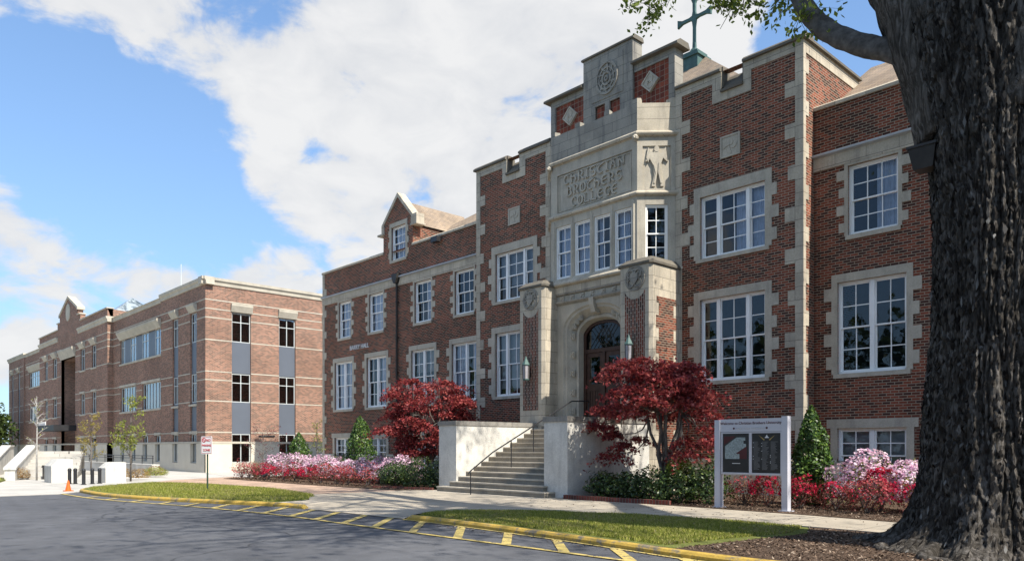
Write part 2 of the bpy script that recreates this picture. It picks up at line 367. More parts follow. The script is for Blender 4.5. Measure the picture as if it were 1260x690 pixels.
# ------------------------------------------------------------------ mesh helpers
def wloc(o):
    v = Vector((0, 0, 0))
    while o is not None: v += o.location; o = o.parent
    return v
def front(Y): return lambda u, d, z: (u, Y+d, z)
def east(X): return lambda u, d, z: (X-d, u, z)
def along(p0, p1):
    """frame on the vertical plane through p0, p1 (u from p0 towards p1, d inwards)"""
    dx, dy = p1[0]-p0[0], p1[1]-p0[1]; L = math.hypot(dx, dy); tx, ty = dx/L, dy/L
    return lambda u, d, z: (p0[0]+tx*u - ty*d, p0[1]+ty*u + tx*d, z)
class MB:
    def __init__(s, T=None): s.v = []; s.f = []; s.T = T or (lambda x, y, z: (x, y, z))
    def P(s, pts):
        i = len(s.v); s.v += [s.T(*p) for p in pts]; return list(range(i, i+len(pts)))
    def poly(s, *pts): s.f.append(s.P(pts)); return s
    def box(s, a0, a1, b0, b1, c0, c1):
        i = s.P([(a, b, c) for c in (c0, c1) for b in (b0, b1) for a in (a0, a1)])
        for q in ((0, 2, 3, 1), (4, 5, 7, 6), (0, 1, 5, 4), (1, 3, 7, 5), (3, 2, 6, 7), (2, 0, 4, 6)): s.f.append([i[k] for k in q])
        return s
    def prism(s, poly, c0, c1, axis=1):
        """poly = list of 2-D points; extruded along axis 0/1/2 from c0 to c1"""
        def m(p, c):
            return {0: (c, p[0], p[1]), 1: (p[0], c, p[1]), 2: (p[0], p[1], c)}[axis]
        n = len(poly); a = s.P([m(p, c0) for p in poly]); b = s.P([m(p, c1) for p in poly])
        s.f.append(a); s.f.append(b[::-1])
        for i in range(n): s.f.append([a[i], a[(i+1) % n], b[(i+1) % n], b[i]])
        return s
    def tube(s, pts, rad, n=8, cap=True):
        pts = [Vector(p) for p in pts]
        if not hasattr(rad, '__len__'): rad = [rad]*len(pts)
        ring = []; ref = None
        for i, p in enumerate(pts):
            t = (pts[min(i+1, len(pts)-1)]-pts[max(i-1, 0)])
            if t.length < 1e-9: t = Vector((0, 0, 1))
            t.normalize()
            if ref is None:
                ref = t.orthogonal().normalized()
            else:
                ref = (ref - t*ref.dot(t)); ref = ref.normalized() if ref.length > 1e-6 else t.orthogonal().normalized()
            b = t.cross(ref)
            ring.append(s.P([tuple(p+(ref*math.cos(2*math.pi*k/n)+b*math.sin(2*math.pi*k/n))*rad[i]) for k in range(n)]))
        for a, b in zip(ring, ring[1:]):
            for k in range(n): s.f.append([a[k], a[(k+1) % n], b[(k+1) % n], b[k]])
        if cap: s.f.append(ring[0][::-1]); s.f.append(ring[-1])
        return s
    def lathe(s, prof, cx, cy, n=16, ang0=0):
        rings = [s.P([(cx+r*math.cos(2*math.pi*k/n+ang0), cy+r*math.sin(2*math.pi*k/n+ang0), z) for k in range(n)]) for r, z in prof]
        for a, b in zip(rings, rings[1:]):
            for k in range(n): s.f.append([a[k], a[(k+1) % n], b[(k+1) % n], b[k]])
        s.f.append(rings[0][::-1]); s.f.append(rings[-1])
        return s
    def ribbon(s, pts, w, z0, z1):
        """flat raised band along 2-D points in a wall frame (u, z), between depths z0 and z1"""
        n = len(pts); L = []; Rr = []
        for i, (x, y) in enumerate(pts):
            x0, y0 = pts[max(i-1, 0)]; x1, y1 = pts[min(i+1, n-1)]
            dx, dy = x1-x0, y1-y0; l = math.hypot(dx, dy) or 1
            ww = (w[i] if hasattr(w, '__len__') else w)/2
            L.append((x-dy/l*ww, y+dx/l*ww)); Rr.append((x+dy/l*ww, y-dx/l*ww))
        a = s.P([(x, z0, y) for x, y in L]); b = s.P([(x, z0, y) for x, y in Rr])
        c = s.P([(x, z1, y) for x, y in L]); e = s.P([(x, z1, y) for x, y in Rr])
        for i in range(n-1):
            s.f.append([a[i], a[i+1], b[i+1], b[i]]); s.f.append([a[i], c[i], c[i+1], a[i+1]]); s.f.append([b[i], b[i+1], e[i+1], e[i]])
        s.f.append([a[0], b[0], e[0], c[0]]); s.f.append([a[-1], c[-1], e[-1], b[-1]])
        return s
    def build(s, name, mat, parent=None, smooth=False, recalc=True):
        me = bpy.data.meshes.new(name)
        off = wloc(parent) if parent is not None else Vector((0, 0, 0))
        vv = np.array(s.v, float)
        me.from_pydata((vv-np.array(off)).tolist(), [], s.f)
        if recalc:
            bm = bmesh.new(); bm.from_mesh(me); bmesh.ops.recalc_face_normals(bm, faces=bm.faces); bm.to_mesh(me); bm.free()
        uv = me.uv_layers.new(name='UVMap')
        for p in me.polygons:
            nx, ny, nz = p.normal
            for li in p.loop_indices:
                x, y, z = me.vertices[me.loops[li].vertex_index].co + off
                if abs(nz) > .85: c = (x, y)
                elif abs(nx) > abs(ny)*1.5: c = (y, z)
                elif abs(ny) > abs(nx)*1.5: c = (x, z)
                else: c = ((x-y)*.7071*(1 if nx*ny < 0 else 0)+(x+y)*.7071*(0 if nx*ny < 0 else 1), z)
                if .25 < abs(nz) <= .85: c = (c[0], c[1]/max(.3, math.sqrt(1-nz*nz)))
                uv.data[li].uv = c
        me.materials.append(mat)
        if smooth:
            for p in me.polygons: p.use_smooth = True
        o = bpy.data.objects.new(name, me); COL.objects.link(o)
        if parent is not None: o.parent = parent
        return o
def arrmesh(name, verts, faces, mat, parent=None):
    """mesh from numpy arrays; faces is (M,k)"""
    off = np.array(wloc(parent)) if parent is not None else np.zeros(3)
    me = bpy.data.meshes.new(name); verts = np.asarray(verts, np.float32)-off.astype(np.float32); faces = np.asarray(faces, np.int32)
    k = faces.shape[1]; m = len(faces)
    me.vertices.add(len(verts)); me.vertices.foreach_set('co', verts.ravel())
    me.loops.add(m*k); me.loops.foreach_set('vertex_index', faces.ravel())
    me.polygons.add(m); me.polygons.foreach_set('loop_start', np.arange(0, m*k, k, dtype=np.int32)); me.polygons.foreach_set('loop_total', np.full(m, k, np.int32))
    me.update(calc_edges=True); me.validate()
    me.materials.append(mat)
    o = bpy.data.objects.new(name, me); COL.objects.link(o)
    if parent is not None: o.parent = parent
    return o
def thing(name, label, cat, loc=(0, 0, 0), group=None, rotz=0):
    o = bpy.data.objects.new(name, None); COL.objects.link(o); o.location = loc; o.rotation_euler = (0, 0, rotz)
    o.empty_display_size = .2
    o['label'] = label; o['category'] = cat
    if group: o['group'] = group
    return o
def tag(o, label, cat, group=None):
    o['label'] = label; o['category'] = cat
    if group: o['group'] = group
    return o
def kind(o, k, label=None):
    o['kind'] = k
    if label: o['label'] = label
    return o
def text(name, body, size, mat, T, u, z, d=-.01, depth=.004, parent=None, align='CENTER', spacing=1.0, bold=0.0):
    """lettering on a wall frame T: baseline centre at (u, z)"""
    cu = bpy.data.curves.new(name, 'FONT'); cu.body = body; cu.size = size; cu.align_x = align; cu.extrude = depth; cu.space_character = spacing; cu.offset = bold
    to = bpy.data.objects.new(name, cu); COL.objects.link(to)
    bpy.context.view_layer.update()
    me = bpy.data.meshes.new_from_object(to.evaluated_get(bpy.context.evaluated_depsgraph_get()))
    bpy.data.objects.remove(to); 
    me.name = name
    off = wloc(parent) if parent is not None else Vector((0, 0, 0))
    for v in me.vertices: v.co = Vector(T(u+v.co.x, d-v.co.z, z+v.co.y)) - off
    me.materials.clear(); me.materials.append(mat)
    o = bpy.data.objects.new(name, me); COL.objects.link(o)
    if parent is not None: o.parent = parent
    return o
def unit(v): return v/np.maximum(np.linalg.norm(v, axis=1, keepdims=True), 1e-9)
def leaves(name, pts, size, mat, parent=None, aspect=.5, up=0.0, rng=None, nrm=None, fold=.0):
    rng = rng or RNG; n = len(pts); pts = np.asarray(pts)
    size = np.reshape(size, (-1, 1))*rng.uniform(.65, 1.3, (n, 1))
    nn = rng.normal(size=(n, 3)); nn[:, 2] += up
    if nrm is not None: nn = nn*.8+nrm*1.4
    nn = unit(nn); a = unit(np.cross(nn, rng.normal(size=(n, 3)))); b = np.cross(nn, a)
    w = size*aspect
    v = np.stack([pts-a*size*.5, pts+b*w*.5-nn*fold*size, pts+a*size*.5, pts-b*w*.5-nn*fold*size], 1).reshape(-1, 3)
    f = np.arange(n*4).reshape(n, 4)
    return arrmesh(name, v, f, mat, parent)
def palmate(name, pts, size, mat, parent, rng, up=.8):
    """five-fingered maple leaves: three crossing slim blades each, drooping"""
    n = len(pts); size = size*rng.uniform(.6, 1.3, (n, 1))
    nn = rng.normal(size=(n, 3)); nn[:, 2] += up; nn = unit(nn)
    a = unit(np.cross(nn, rng.normal(size=(n, 3)))); b = np.cross(nn, a)
    vs = []
    for ang in (-1.15, -.55, 0, .55, 1.15):
        dirv = a*math.cos(ang)+b*math.sin(ang); sd = -a*math.sin(ang)+b*math.cos(ang)
        L = size*(1.0 if abs(ang) < .1 else .85 if abs(ang) < .8 else .6)
        vs.append(np.stack([pts, pts+dirv*L*.45+sd*L*.15, pts+dirv*L-nn*L*.2, pts+dirv*L*.45-sd*L*.15], 1))
    v = np.stack(vs, 1).reshape(-1, 3)
    # one island per leaf: share the base vertex
    base = (np.arange(n)*20)
    f = []
    for k in range(5):
        f.append(np.stack([base, base+k*4+1, base+k*4+2, base+k*4+3], 1))
    return arrmesh(name, v, np.concatenate(f), mat, parent)
def lumpy(n, c, r, rng, shell=.55, amp=.22, freq=1.6, zmin=-1.0):
    """points in a lumpy ellipsoid, denser near its skin"""
    d = unit(rng.normal(size=(n*2, 3))); d = d[d[:, 2] > zmin][:n]
    sd = rng.uniform(0, 50)
    k = np.array([mnoise.noise((x*freq+sd, y*freq, z*freq)) for x, y, z in d])
    rr = (1+amp*2*k)*(shell+(1-shell)*rng.random(len(d))**.5)
    return np.asarray(c)+d*rr[:, None]*np.asarray(r), d
# ------------------------------------------------------------------ ground, road, kerbs, paving
def slab(name, pts, z, mat, bottom=-.12):
    return kind(MB().prism(pts, bottom, z, axis=2).build(name, mat), 'structure')
slab('ground', [(-900, -600), (700, -600), (700, 1200), (-900, 1200)], -.06, M_FIELD, -.3)
KERB2 = [(-14.6, 10.28), (-13.2, 10.3), (-12.0, 10.25), (-10.5, 10.14), (-9.2, 10.03), (-7.9, 9.88), (-6.8, 9.74), (-5.7, 9.70), (-4.8, 9.75), (-3.5, 9.85), (-1.5, 9.95), (6, 10.0), (14, 10.0)]
KERB1 = [(-19.0, 10.05), (-20.5, 9.85), (-22.5, 9.15), (-24.9, 8.35), (-27.0, 7.85), (-29.0, 7.6), (-31.0, 7.62), (-32.3, 7.75), (-33.1, 8.15), (-33.6, 8.8)]
slab('road', [(40, -60), (40, 11), (-14.6, 11.2), (-19.2, 10.9), (-34, 11), (-34, -60)], -.012, M_ASPH)
slab('drive', [(-31.2, -30), (-31.2, 6.9), (-33.8, 9.0), (-36.5, 12.6), (-36.5, 16.6), (-50.8, 19.6), (-130, 19.6), (-130, -30)], .012, M_DRIVE)
# raised ground behind the kerbs
slab('lawn_soil', [(-34.2, 9.0), (-33.4, 8.2), (-32.3, 7.85), (-31.0, 7.72), (-29, 7.7), (-27, 7.95), (-24.9, 8.45), (-22.5, 9.25), (-20.6, 9.95), (-20.75, 10.9), (-22.0, 12.0), (-23.3, 12.6), (-25.5, 13.0), (-28.0, 13.3), (-33.2, 12.8), (-36.3, 11.6)], .10, M_SOIL)
slab('lawn_soil', [(-14.4, 10.4), (-13.2, 10.4), (-12, 10.36), (-10.5, 10.25), (-9.2, 10.14), (-7.9, 10.0), (-6.9, 9.9), (-6.8, 11.0), (-6.45, 13.4), (-6.9, 14.4), (-8.8, 14.45), (-10.8, 14.2), (-12.9, 13.4), (-14.3, 12.4), (-14.75, 11.3)], .10, M_SOIL)
slab('lawn_soil', [(-40.5, 5.9), (-43, 6.9), (-46, 7.7), (-75, 8.4), (-75, 4.6), (-44, 4.6)], .09, M_SOIL)
# paving: walk along the beds, plaza in front of the steps, ramp to the road
slab('pavement', [(-23.0, 12.35), (-20.85, 11.15), (-14.85, 11.15), (-14.4, 12.5), (-13.0, 13.5), (-10.9, 14.3), (-8.8, 14.55), (-6.9, 14.5), (6, 13.6), (14, 13.6), (14, 16.1), (2, 16.2), (-6, 16.55), (-8.3, 16.85), (-12.0, 17.0), (-16.0, 17.05), (-22.4, 17.05), (-22.9, 16.0)], .115, M_CONC)
r = MB(); r.poly((-20.7, 11.15, .114), (-14.85, 11.15, .114), (-14.7, 10.28, .004), (-19.0, 10.05, .004))
r.poly((-20.7, 11.15, .114), (-19.0, 10.05, .004), (-20.5, 9.95, .10)); r.poly((-14.85, 11.15, .114), (-14.5, 10.4, .10), (-14.7, 10.28, .004))
kind(r.build('ramp', M_CONC), 'structure')
slab('path', [(-22.9, 12.45), (-25.5, 13.05), (-28.0, 13.4), (-33.2, 12.95), (-36.4, 11.7), (-38.2, 13.2), (-40.5, 17.2), (-38.9, 17.1), (-38.0, 15.6), (-28.3, 15.55), (-22.9, 15.9)], .107, M_PATH)
slab('mulch_bed', [(-38.0, 15.6), (-38.9, 17.1), (-39.4, 19), (-40.0, 23.4), (-22.0, 23.4), (-22.0, 17.05), (-22.4, 17.05), (-22.9, 16.0), (-28.3, 15.55)], .125, M_MULCH)
slab('mulch_bed', [(-16, 17.05), (-12, 17.0), (-8.3, 16.85), (-6, 16.55), (2, 16.2), (14, 16.1), (14, 23.7), (-16, 23.7)], .13, M_MULCH)
slab('mulch_bed', [(-6.9, 9.9), (-6.8, 11), (-6.45, 13.4), (-6.9, 14.5), (6, 13.6), (14, 13.6), (14, 10.1), (-1.5, 10.05), (-3.5, 9.95), (-5.7, 9.8)], .095, M_MULCH)
# concrete apron under the two buildings
slab('terrace', [(-60, 19.5), (-50.9, 19.55), (-40.2, 17.3), (-39.6, 23.5), (-42.5, 24), (-42.5, 60), (-130, 60), (-130, 19.5)], .02, M_DRIVE)

def kerb(pts, mat, z0=-.1, z1=.104, w=.10):
    m = MB(); n = len(pts); prev = None
    for i, (x, y) in enumerate(pts):
        x0, y0 = pts[max(i-1, 0)]; x1, y1 = pts[min(i+1, n-1)]
        dx, dy = x1-x0, y1-y0; l = math.hypot(dx, dy); nx, ny = -dy/l, dx/l
        if ny < 0: nx, ny = -nx, -ny
        zz = z1 if 0 < i < n else .03
        prof = [(-.03, z0), (-.02, zz-.05), (.01, zz-.012), (.05, zz), (w, zz), (w, z0)]
        ring = m.P([(x+nx*a, y+ny*a, b) for a, b in prof])
        if prev: 
            for k in range(len(ring)-1): m.f.append([prev[k], prev[k+1], ring[k+1], ring[k]])
        else: m.f.append(ring)
        prev = ring
    m.f.append(prev[::-1])
    return kind(m.build('kerb', mat), 'structure')
def dense(pts, k=6):
    """Catmull-Rom through the points"""
    out = []
    P = [pts[0]]+list(pts)+[pts[-1]]
    for i in range(1, len(P)-2):
        for j in range(k):
            t = j/k; a, b, c, d = (np.array(P[i+q], float) for q in (-1, 0, 1, 2))
            out.append(tuple(.5*((2*b)+(-a+c)*t+(2*a-5*b+4*c-d)*t*t+(-a+3*b-3*c+d)*t**3)))
    out.append(tuple(pts[-1])); return out
kerb(dense(KERB2), M_KERB); kerb(dense(KERB1), M_KERB)

# painted hatching
def line(pts, w, z=.004):
    m = MB(); pts = [Vector((p[0], p[1])) for p in pts]; prev = None
    for i, p in enumerate(pts):
        d = (pts[min(i+1, len(pts)-1)]-pts[max(i-1, 0)]).normalized(); n = Vector((-d.y, d.x))*w/2
        cur = m.P([(p.x+n.x, p.y+n.y, z), (p.x-n.x, p.y-n.y, z)])
        if prev: m.f.append([prev[0], prev[1], cur[1], cur[0]])
        prev = cur
    return m
OUT = dense([(-31.5, 6.9), (-27.5, 7.0), (-24.5, 7.55), (-22.0, 8.1), (-18.1, 8.62), (-14.8, 8.7), (-11.9, 8.76), (-7.0, 8.86), (-3, 8.9), (4, 8.9)], 4)
kind(line(OUT, .11).build('road_marking', M_LINE), 'structure')
mk = MB()
def addline(a, b, w):
    l = line([a, b], w, .002); i = len(mk.v); mk.v += l.v; mk.f += [[k+i for k in f] for f in l.f]
x = -13.82
DI = [((-13.84, 10.2), (-12.3, 8.8)), ((-12.42, 10.17), (-10.9, 8.82)), ((-10.9, 10.1), (-9.6, 8.84)), ((-9.5, 9.98), (-8.25, 8.86)), ((-8.0, 9.8), (-6.95, 8.9)), ((-6.6, 9.7), (-5.7, 8.9)), ((-5.2, 9.66), (-4.4, 8.92)),
      ((-15.16, 10.25), (-13.6, 8.76)), ((-16.3, 10.3), (-14.8, 8.74)), ((-17.5, 10.25), (-16.0, 8.70)), ((-18.6, 10.1), (-17.2, 8.68)), ((-19.85, 9.95), (-18.5, 8.62)), ((-20.9, 9.6), (-19.7, 8.45)), ((-22.0, 9.2), (-21.0, 8.3)), ((-23.2, 8.8), (-22.3, 8.0)), ((-24.4, 8.4), (-23.6, 7.75)), ((-25.8, 8.05), (-25.1, 7.4)), ((-27.3, 7.65), (-26.7, 7.1)), ((-28.8, 7.45), (-28.3, 7.0))]
for a, b in DI: addline(a, b, .17)
kind(mk.build('road_marking', M_LINE), 'structure')
# thin old line right at the kerb foot
kind(line([(x, y-.09) for x, y in dense(KERB2, 4)], .07, .003).build('road_marking', M_LINE), 'structure')

# ------------------------------------------------------------------ lawns and mulch litter
def in_poly(px, py, poly):
    inside = np.zeros(len(px), bool); n = len(poly)
    for i in range(n):
        x0, y0 = poly[i]; x1, y1 = poly[(i+1) % n]
        c = ((y0 > py) != (y1 > py)) & (px < (x1-x0)*(py-y0)/((y1-y0) or 1e-9)+x0); inside ^= c
    return inside
def scatter(poly, n, rng):
    P = np.array(poly); lo, hi = P.min(0), P.max(0); out = np.zeros((0, 2))
    while len(out) < n:
        q = rng.uniform(lo, hi, (n, 2)); out = np.concatenate([out, q[in_poly(q[:, 0], q[:, 1], poly)]])
    return out[:n]
def grass(poly, n, h, z, name, rng, mat=M_GRASS):
    p = scatter(poly, n, rng)
    k = np.array([mnoise.noise((x*.9, y*.9, 3.1)) for x, y in p]); hh = h*rng.uniform(.5, 1.3, n)*(1+.35*k)
    ang = rng.uniform(0, 2*np.pi, n); w = .012; lean = rng.normal(0, .45, (n, 2))*hh[:, None]
    a = np.stack([p[:, 0]-np.cos(ang)*w, p[:, 1]-np.sin(ang)*w, np.full(n, z-.01)], 1); b = np.stack([p[:, 0]+np.cos(ang)*w, p[:, 1]+np.sin(ang)*w, np.full(n, z-.01)], 1)
    c = np.stack([p[:, 0]+lean[:, 0], p[:, 1]+lean[:, 1], z+hh], 1)
    return kind(arrmesh(name, np.stack([a, b, c], 1).reshape(-1, 3), np.arange(n*3).reshape(n, 3), mat), 'stuff')
rg = np.random.default_rng(3)
L1 = [(-34.2, 9.1), (-33.3, 8.35), (-32.2, 8.0), (-31.0, 7.9), (-29, 7.86), (-27, 8.1), (-24.9, 8.6), (-22.5, 9.4), (-20.75, 10.1), (-20.85, 10.9), (-22.0, 11.95), (-23.3, 12.55), (-25.5, 12.95), (-28.0, 13.25), (-33.2, 12.75), (-36.2, 11.6)]
L2 = [(-14.4, 10.55), (-13.2, 10.55), (-12, 10.5), (-10.5, 10.4), (-9.2, 10.3), (-7.9, 10.15), (-7.2, 10.1), (-7.1, 11.0), (-6.7, 13.2), (-7.0, 14.35), (-8.8, 14.4), (-10.8, 14.15), (-12.9, 13.35), (-14.3, 12.35), (-14.7, 11.3)]
tag(grass(L2, 60000, .055, .1, 'lawn', rg), 'green strip of lawn behind the yellow kerb in front of the map sign', 'lawn')
tag(grass(L1, 42000, .065, .1, 'lawn', rg), 'green lawn island round the foot of the small parking sign', 'lawn')
tag(grass([(-40.6, 6.0), (-43, 6.85), (-46, 7.6), (-75, 8.3), (-75, 4.7), (-44, 4.7)], 9000, .09, .09, 'lawn', rg), 'narrow strip of lawn at the far left beside the drive', 'lawn')
def dry(poly, n, label, rng):
    p = scatter(poly, n, rng); k = np.array([mnoise.noise((x*.55+9, y*.8, 1.7)) for x, y in p]); p = p[k > .06]; n = len(p)
    hh = .045*rng.uniform(.6, 1.3, n); ang = rng.uniform(0, 6.28, n); w = .011; ln = rng.normal(0, .8, (n, 2))*hh[:, None]
    a = np.stack([p[:, 0]-np.cos(ang)*w, p[:, 1]-np.sin(ang)*w, np.full(n, .095)], 1); b_ = np.stack([p[:, 0]+np.cos(ang)*w, p[:, 1]+np.sin(ang)*w, np.full(n, .095)], 1); c = np.stack([p[:, 0]+ln[:, 0], p[:, 1]+ln[:, 1], .1+hh], 1)
    tag(kind(arrmesh('dry_grass', np.stack([a, b_, c], 1).reshape(-1, 3), np.arange(n*3).reshape(n, 3), M_STRAW), 'stuff'), label, 'grass')
dry(L2, 26000, 'dry straw patches in the lawn in front of the map sign', rg); dry(L1, 20000, 'dry straw patches in the lawn island of the parking sign', rg)
def litter(poly, n, z, label, rng):
    p = scatter(poly, n, rng); o = leaves('fallen_leaves', np.column_stack([p, np.full(n, z)]), .055, M_CHIP, None, .5, 4, rng); tag(kind(o, 'stuff'), label, 'leaf litter')
litter([(-14, 9.9), (-4, 9.3), (-4, 9.75), (-14, 10.2)], 260, .006, 'fallen leaves caught along the yellow kerb', rg); litter(L2, 350, .14, 'fallen leaves scattered on the lawn', rg); litter([(-16, 13.8), (-6, 14.6), (-6, 16.4), (-16, 16.9)], 220, .122, 'fallen leaves scattered on the pavement', rg)
def chips(poly, n, z, label, rng):
    p = scatter(poly, n, rng); pts = np.column_stack([p, np.full(n, z)+rng.uniform(0, .018, n)])
    o = leaves('mulch_chips', pts, .06, M_CHIP, None, .38, 2.5, rng); kind(o, 'stuff'); tag(o, label, 'mulch')
chips([(-6.9, 9.95), (-6.8, 11), (-6.45, 13.4), (-6.9, 14.4), (2, 13.8), (2, 10.1), (-3.5, 10.05), (-5.7, 9.95)], 12000, .10, 'brown bark mulch round the foot of the big trunk', rg)
chips([(-15.6, 17.1), (-12, 17.05), (-8.3, 16.9), (-6, 16.6), (0, 16.4), (0, 19.5), (-15.6, 19.5)], 11000, .135, 'brown bark mulch in the bed behind the map sign', rg)
chips([(-37.9, 15.7), (-38.6, 17.1), (-22.4, 17.1), (-22.9, 16.1), (-28.3, 15.65)], 6000, .13, 'brown bark mulch along the front of the azalea bed', rg)
# ------------------------------------------------------------------ the old brick hall
YT, YW, YO, YP, YA = 22.9, 23.64, 21.92, 21.2, 22.0
CX = -19.0
hall = thing('brick_hall', 'old red brick college hall with limestone trim, carved entrance bay and battlemented parapets', 'college building', (CX, 23.0, 0))

def wall(mb, u0, u1, z0, z1, ops, rev=.28):
    xs = sorted({u0, u1, *[o[0] for o in ops], *[o[1] for o in ops]}); zs = sorted({z0, z1, *[o[2] for o in ops], *[o[3] for o in ops]})
    xs = [x for x in xs if u0 <= x <= u1]; zs = [z for z in zs if z0 <= z <= z1]
    for a, b in zip(xs, xs[1:]):
        for c, d in zip(zs, zs[1:]):
            x, z = (a+b)/2, (c+d)/2
            if any(o[0] < x < o[1] and o[2] < z < o[3] for o in ops): continue
            mb.poly((a, 0, c), (b, 0, c), (b, 0, d), (a, 0, d))
    for a, b, c, d in ops:
        mb.poly((a, 0, c), (a, rev, c), (a, rev, d), (a, 0, d)); mb.poly((b, 0, c), (b, rev, c), (b, rev, d), (b, 0, d))
        mb.poly((a, 0, c), (b, 0, c), (b, rev, c), (a, rev, c)); mb.poly((a, 0, d), (b, 0, d), (b, rev, d), (a, rev, d))

def surround(T, u0, u1, z0, z1, parent, jamb=.17, head=.25, sill=.13, tooth=.24, n=4, headext=0, mat=None):
    m = MB(T); e = .004; p = -.035
    for s in (-1, 1):
        e0 = (u0+e) if s < 0 else (u1-e); o = u0-jamb if s < 0 else u1+jamb
        m.box(min(e0, o), max(e0, o), p, .03, z0, z1)
        H = z1-z0
        for k in range(n):
            if tooth <= 0: break
            zc = z0+H*(k+.5)/n; hh = H/n*.27
            oo = o+s*tooth*(1 if k % 2 else .72)
            m.box(min(o, oo), max(o, oo), p, .03, zc-hh, zc+hh)
    m.box(u0-jamb-headext, u1+jamb+headext, p-.003, .03, z1-e, z1+head)
    m.box(u0-jamb*.6, u1+jamb*.6, -.07, .06, z0-sill, z0+e)
    return m.build('stone_surround', mat or M_STONES, parent)

def window(T, u0, u1, z0, z1, units, name='window', parent=None, rows=4, cover=None, rng=random, bottom_rows=None, frame=.065, mull=.13, glass=None, dep=.12):
    """timber sash window; units = [(relative width, columns)]; rows counted over both sashes"""
    parent = parent or hall
    m = MB(T); d = dep
    e = .004
    m.box(u0-e, u0+frame, d-.03, d+.13, z0-e, z1+e); m.box(u1-frame, u1+e, d-.03, d+.13, z0-e, z1+e)
    m.box(u0+frame, u1-frame, d-.028, d+.128, z1-frame, z1+e)
    m.box(u0+frame, u1-frame, d-.06, d+.128, z0-e, z0+frame*1.25)
    tot = sum(w for w, c in units); W_ = (u1-u0-2*frame-mull*(len(units)-1)); x = u0+frame; zb, zt = z0+frame*1.25, z1-frame; gl = []
    zm = zb+(zt-zb)*(.5 if bottom_rows is None else bottom_rows/rows)
    for i, (w, c) in enumerate(units):
        ww = W_*w/tot; a, b = x, x+ww
        if i < len(units)-1: m.box(b, b+mull, d-.032, d+.126, zb, zt)
        for (q0, q1, dd, rr) in ((zm-.02, zt, d+.02, rows-(bottom_rows or rows//2)), (zb, zm+.02, d+.065, bottom_rows or rows//2)):
            st = .045
            m.box(a, a+st, dd, dd+.04, q0, q1); m.box(b-st, b, dd, dd+.04, q0, q1)
            m.box(a+st, b-st, dd+.001, dd+.039, q1-st, q1); m.box(a+st, b-st, dd+.001, dd+.039, q0, q0+st)
            for k in range(1, c):
                xx = a+st+(b-a-2*st)*k/c; m.box(xx-.015, xx+.015, dd+.006, dd+.034, q0+st, q1-st)
            for k in range(1, rr):
                zz = q0+st+(q1-q0-2*st)*k/rr; m.box(a+st, b-st, dd+.008, dd+.032, zz-.015, zz+.015)
            gl.append((a+st, b-st, dd+.02, q0+st, q1-st))
        x = b+mull
    o = m.build(name, M_WHITE, parent)
    g = MB(T)
    for a, b, dd, q0, q1 in gl: g.poly((a, dd, q0), (b, dd, q0), (b, dd, q1), (a, dd, q1))
    g.build('pane', glass or M_GLASS, o, recalc=False)
    if cover:
        cm = MB(T); dz = d+.22
        def drape(a, b, lo, hi, amp=.03, per=.11):
            n = max(4, int((b-a)/.025)); prev = None
            for i in range(n+1):
                uu = a+(b-a)*i/n; off = amp*math.sin(uu*2*math.pi/per+2*math.sin(uu*7))
                cur = cm.P([(uu, dz+off, lo), (uu, dz+off*.6, hi)])
                if prev: cm.f.append([prev[0], cur[0], cur[1], prev[1]])
                prev = cur
        if cover == 'drapes':
            w = (u1-u0)*rng.uniform(.28, .40); drape(u0+.03, u0+w, z0, z1); drape(u1-w, u1-.03, z0, z1)
            cm.build('curtain', M_CURT, o)
        elif cover == 'left': drape(u0+.03, u0+(u1-u0)*.62, z0, z1); cm.build('curtain', M_CURT, o)
        elif cover == 'right': drape(u0+(u1-u0)*.5, u1-.03, z0, z1); cm.build('curtain', M_CURT, o)
        elif cover == 'full': drape(u0+.03, u1-.03, z0, z1, .015, .16); cm.build('curtain', M_CURT, o)
        elif cover == 'blind':
            lo = z0+(z1-z0)*rng.uniform(.3, .62); k = lo
            while k < z1: cm.box(u0+.04, u1-.04, dz, dz+.018, k, k+.042); k += .05
            cm.build('blind', M_BLIND, o)
        elif cover == 'shade':
            lo = z0+(z1-z0)*rng.uniform(.1, .2); cm.box(u0+.04, u1-.04, dz, dz+.01, lo, z1); cm.build('blind', M_BLIND, o)
    return o

wr = random.Random(11)
T = front(YW)
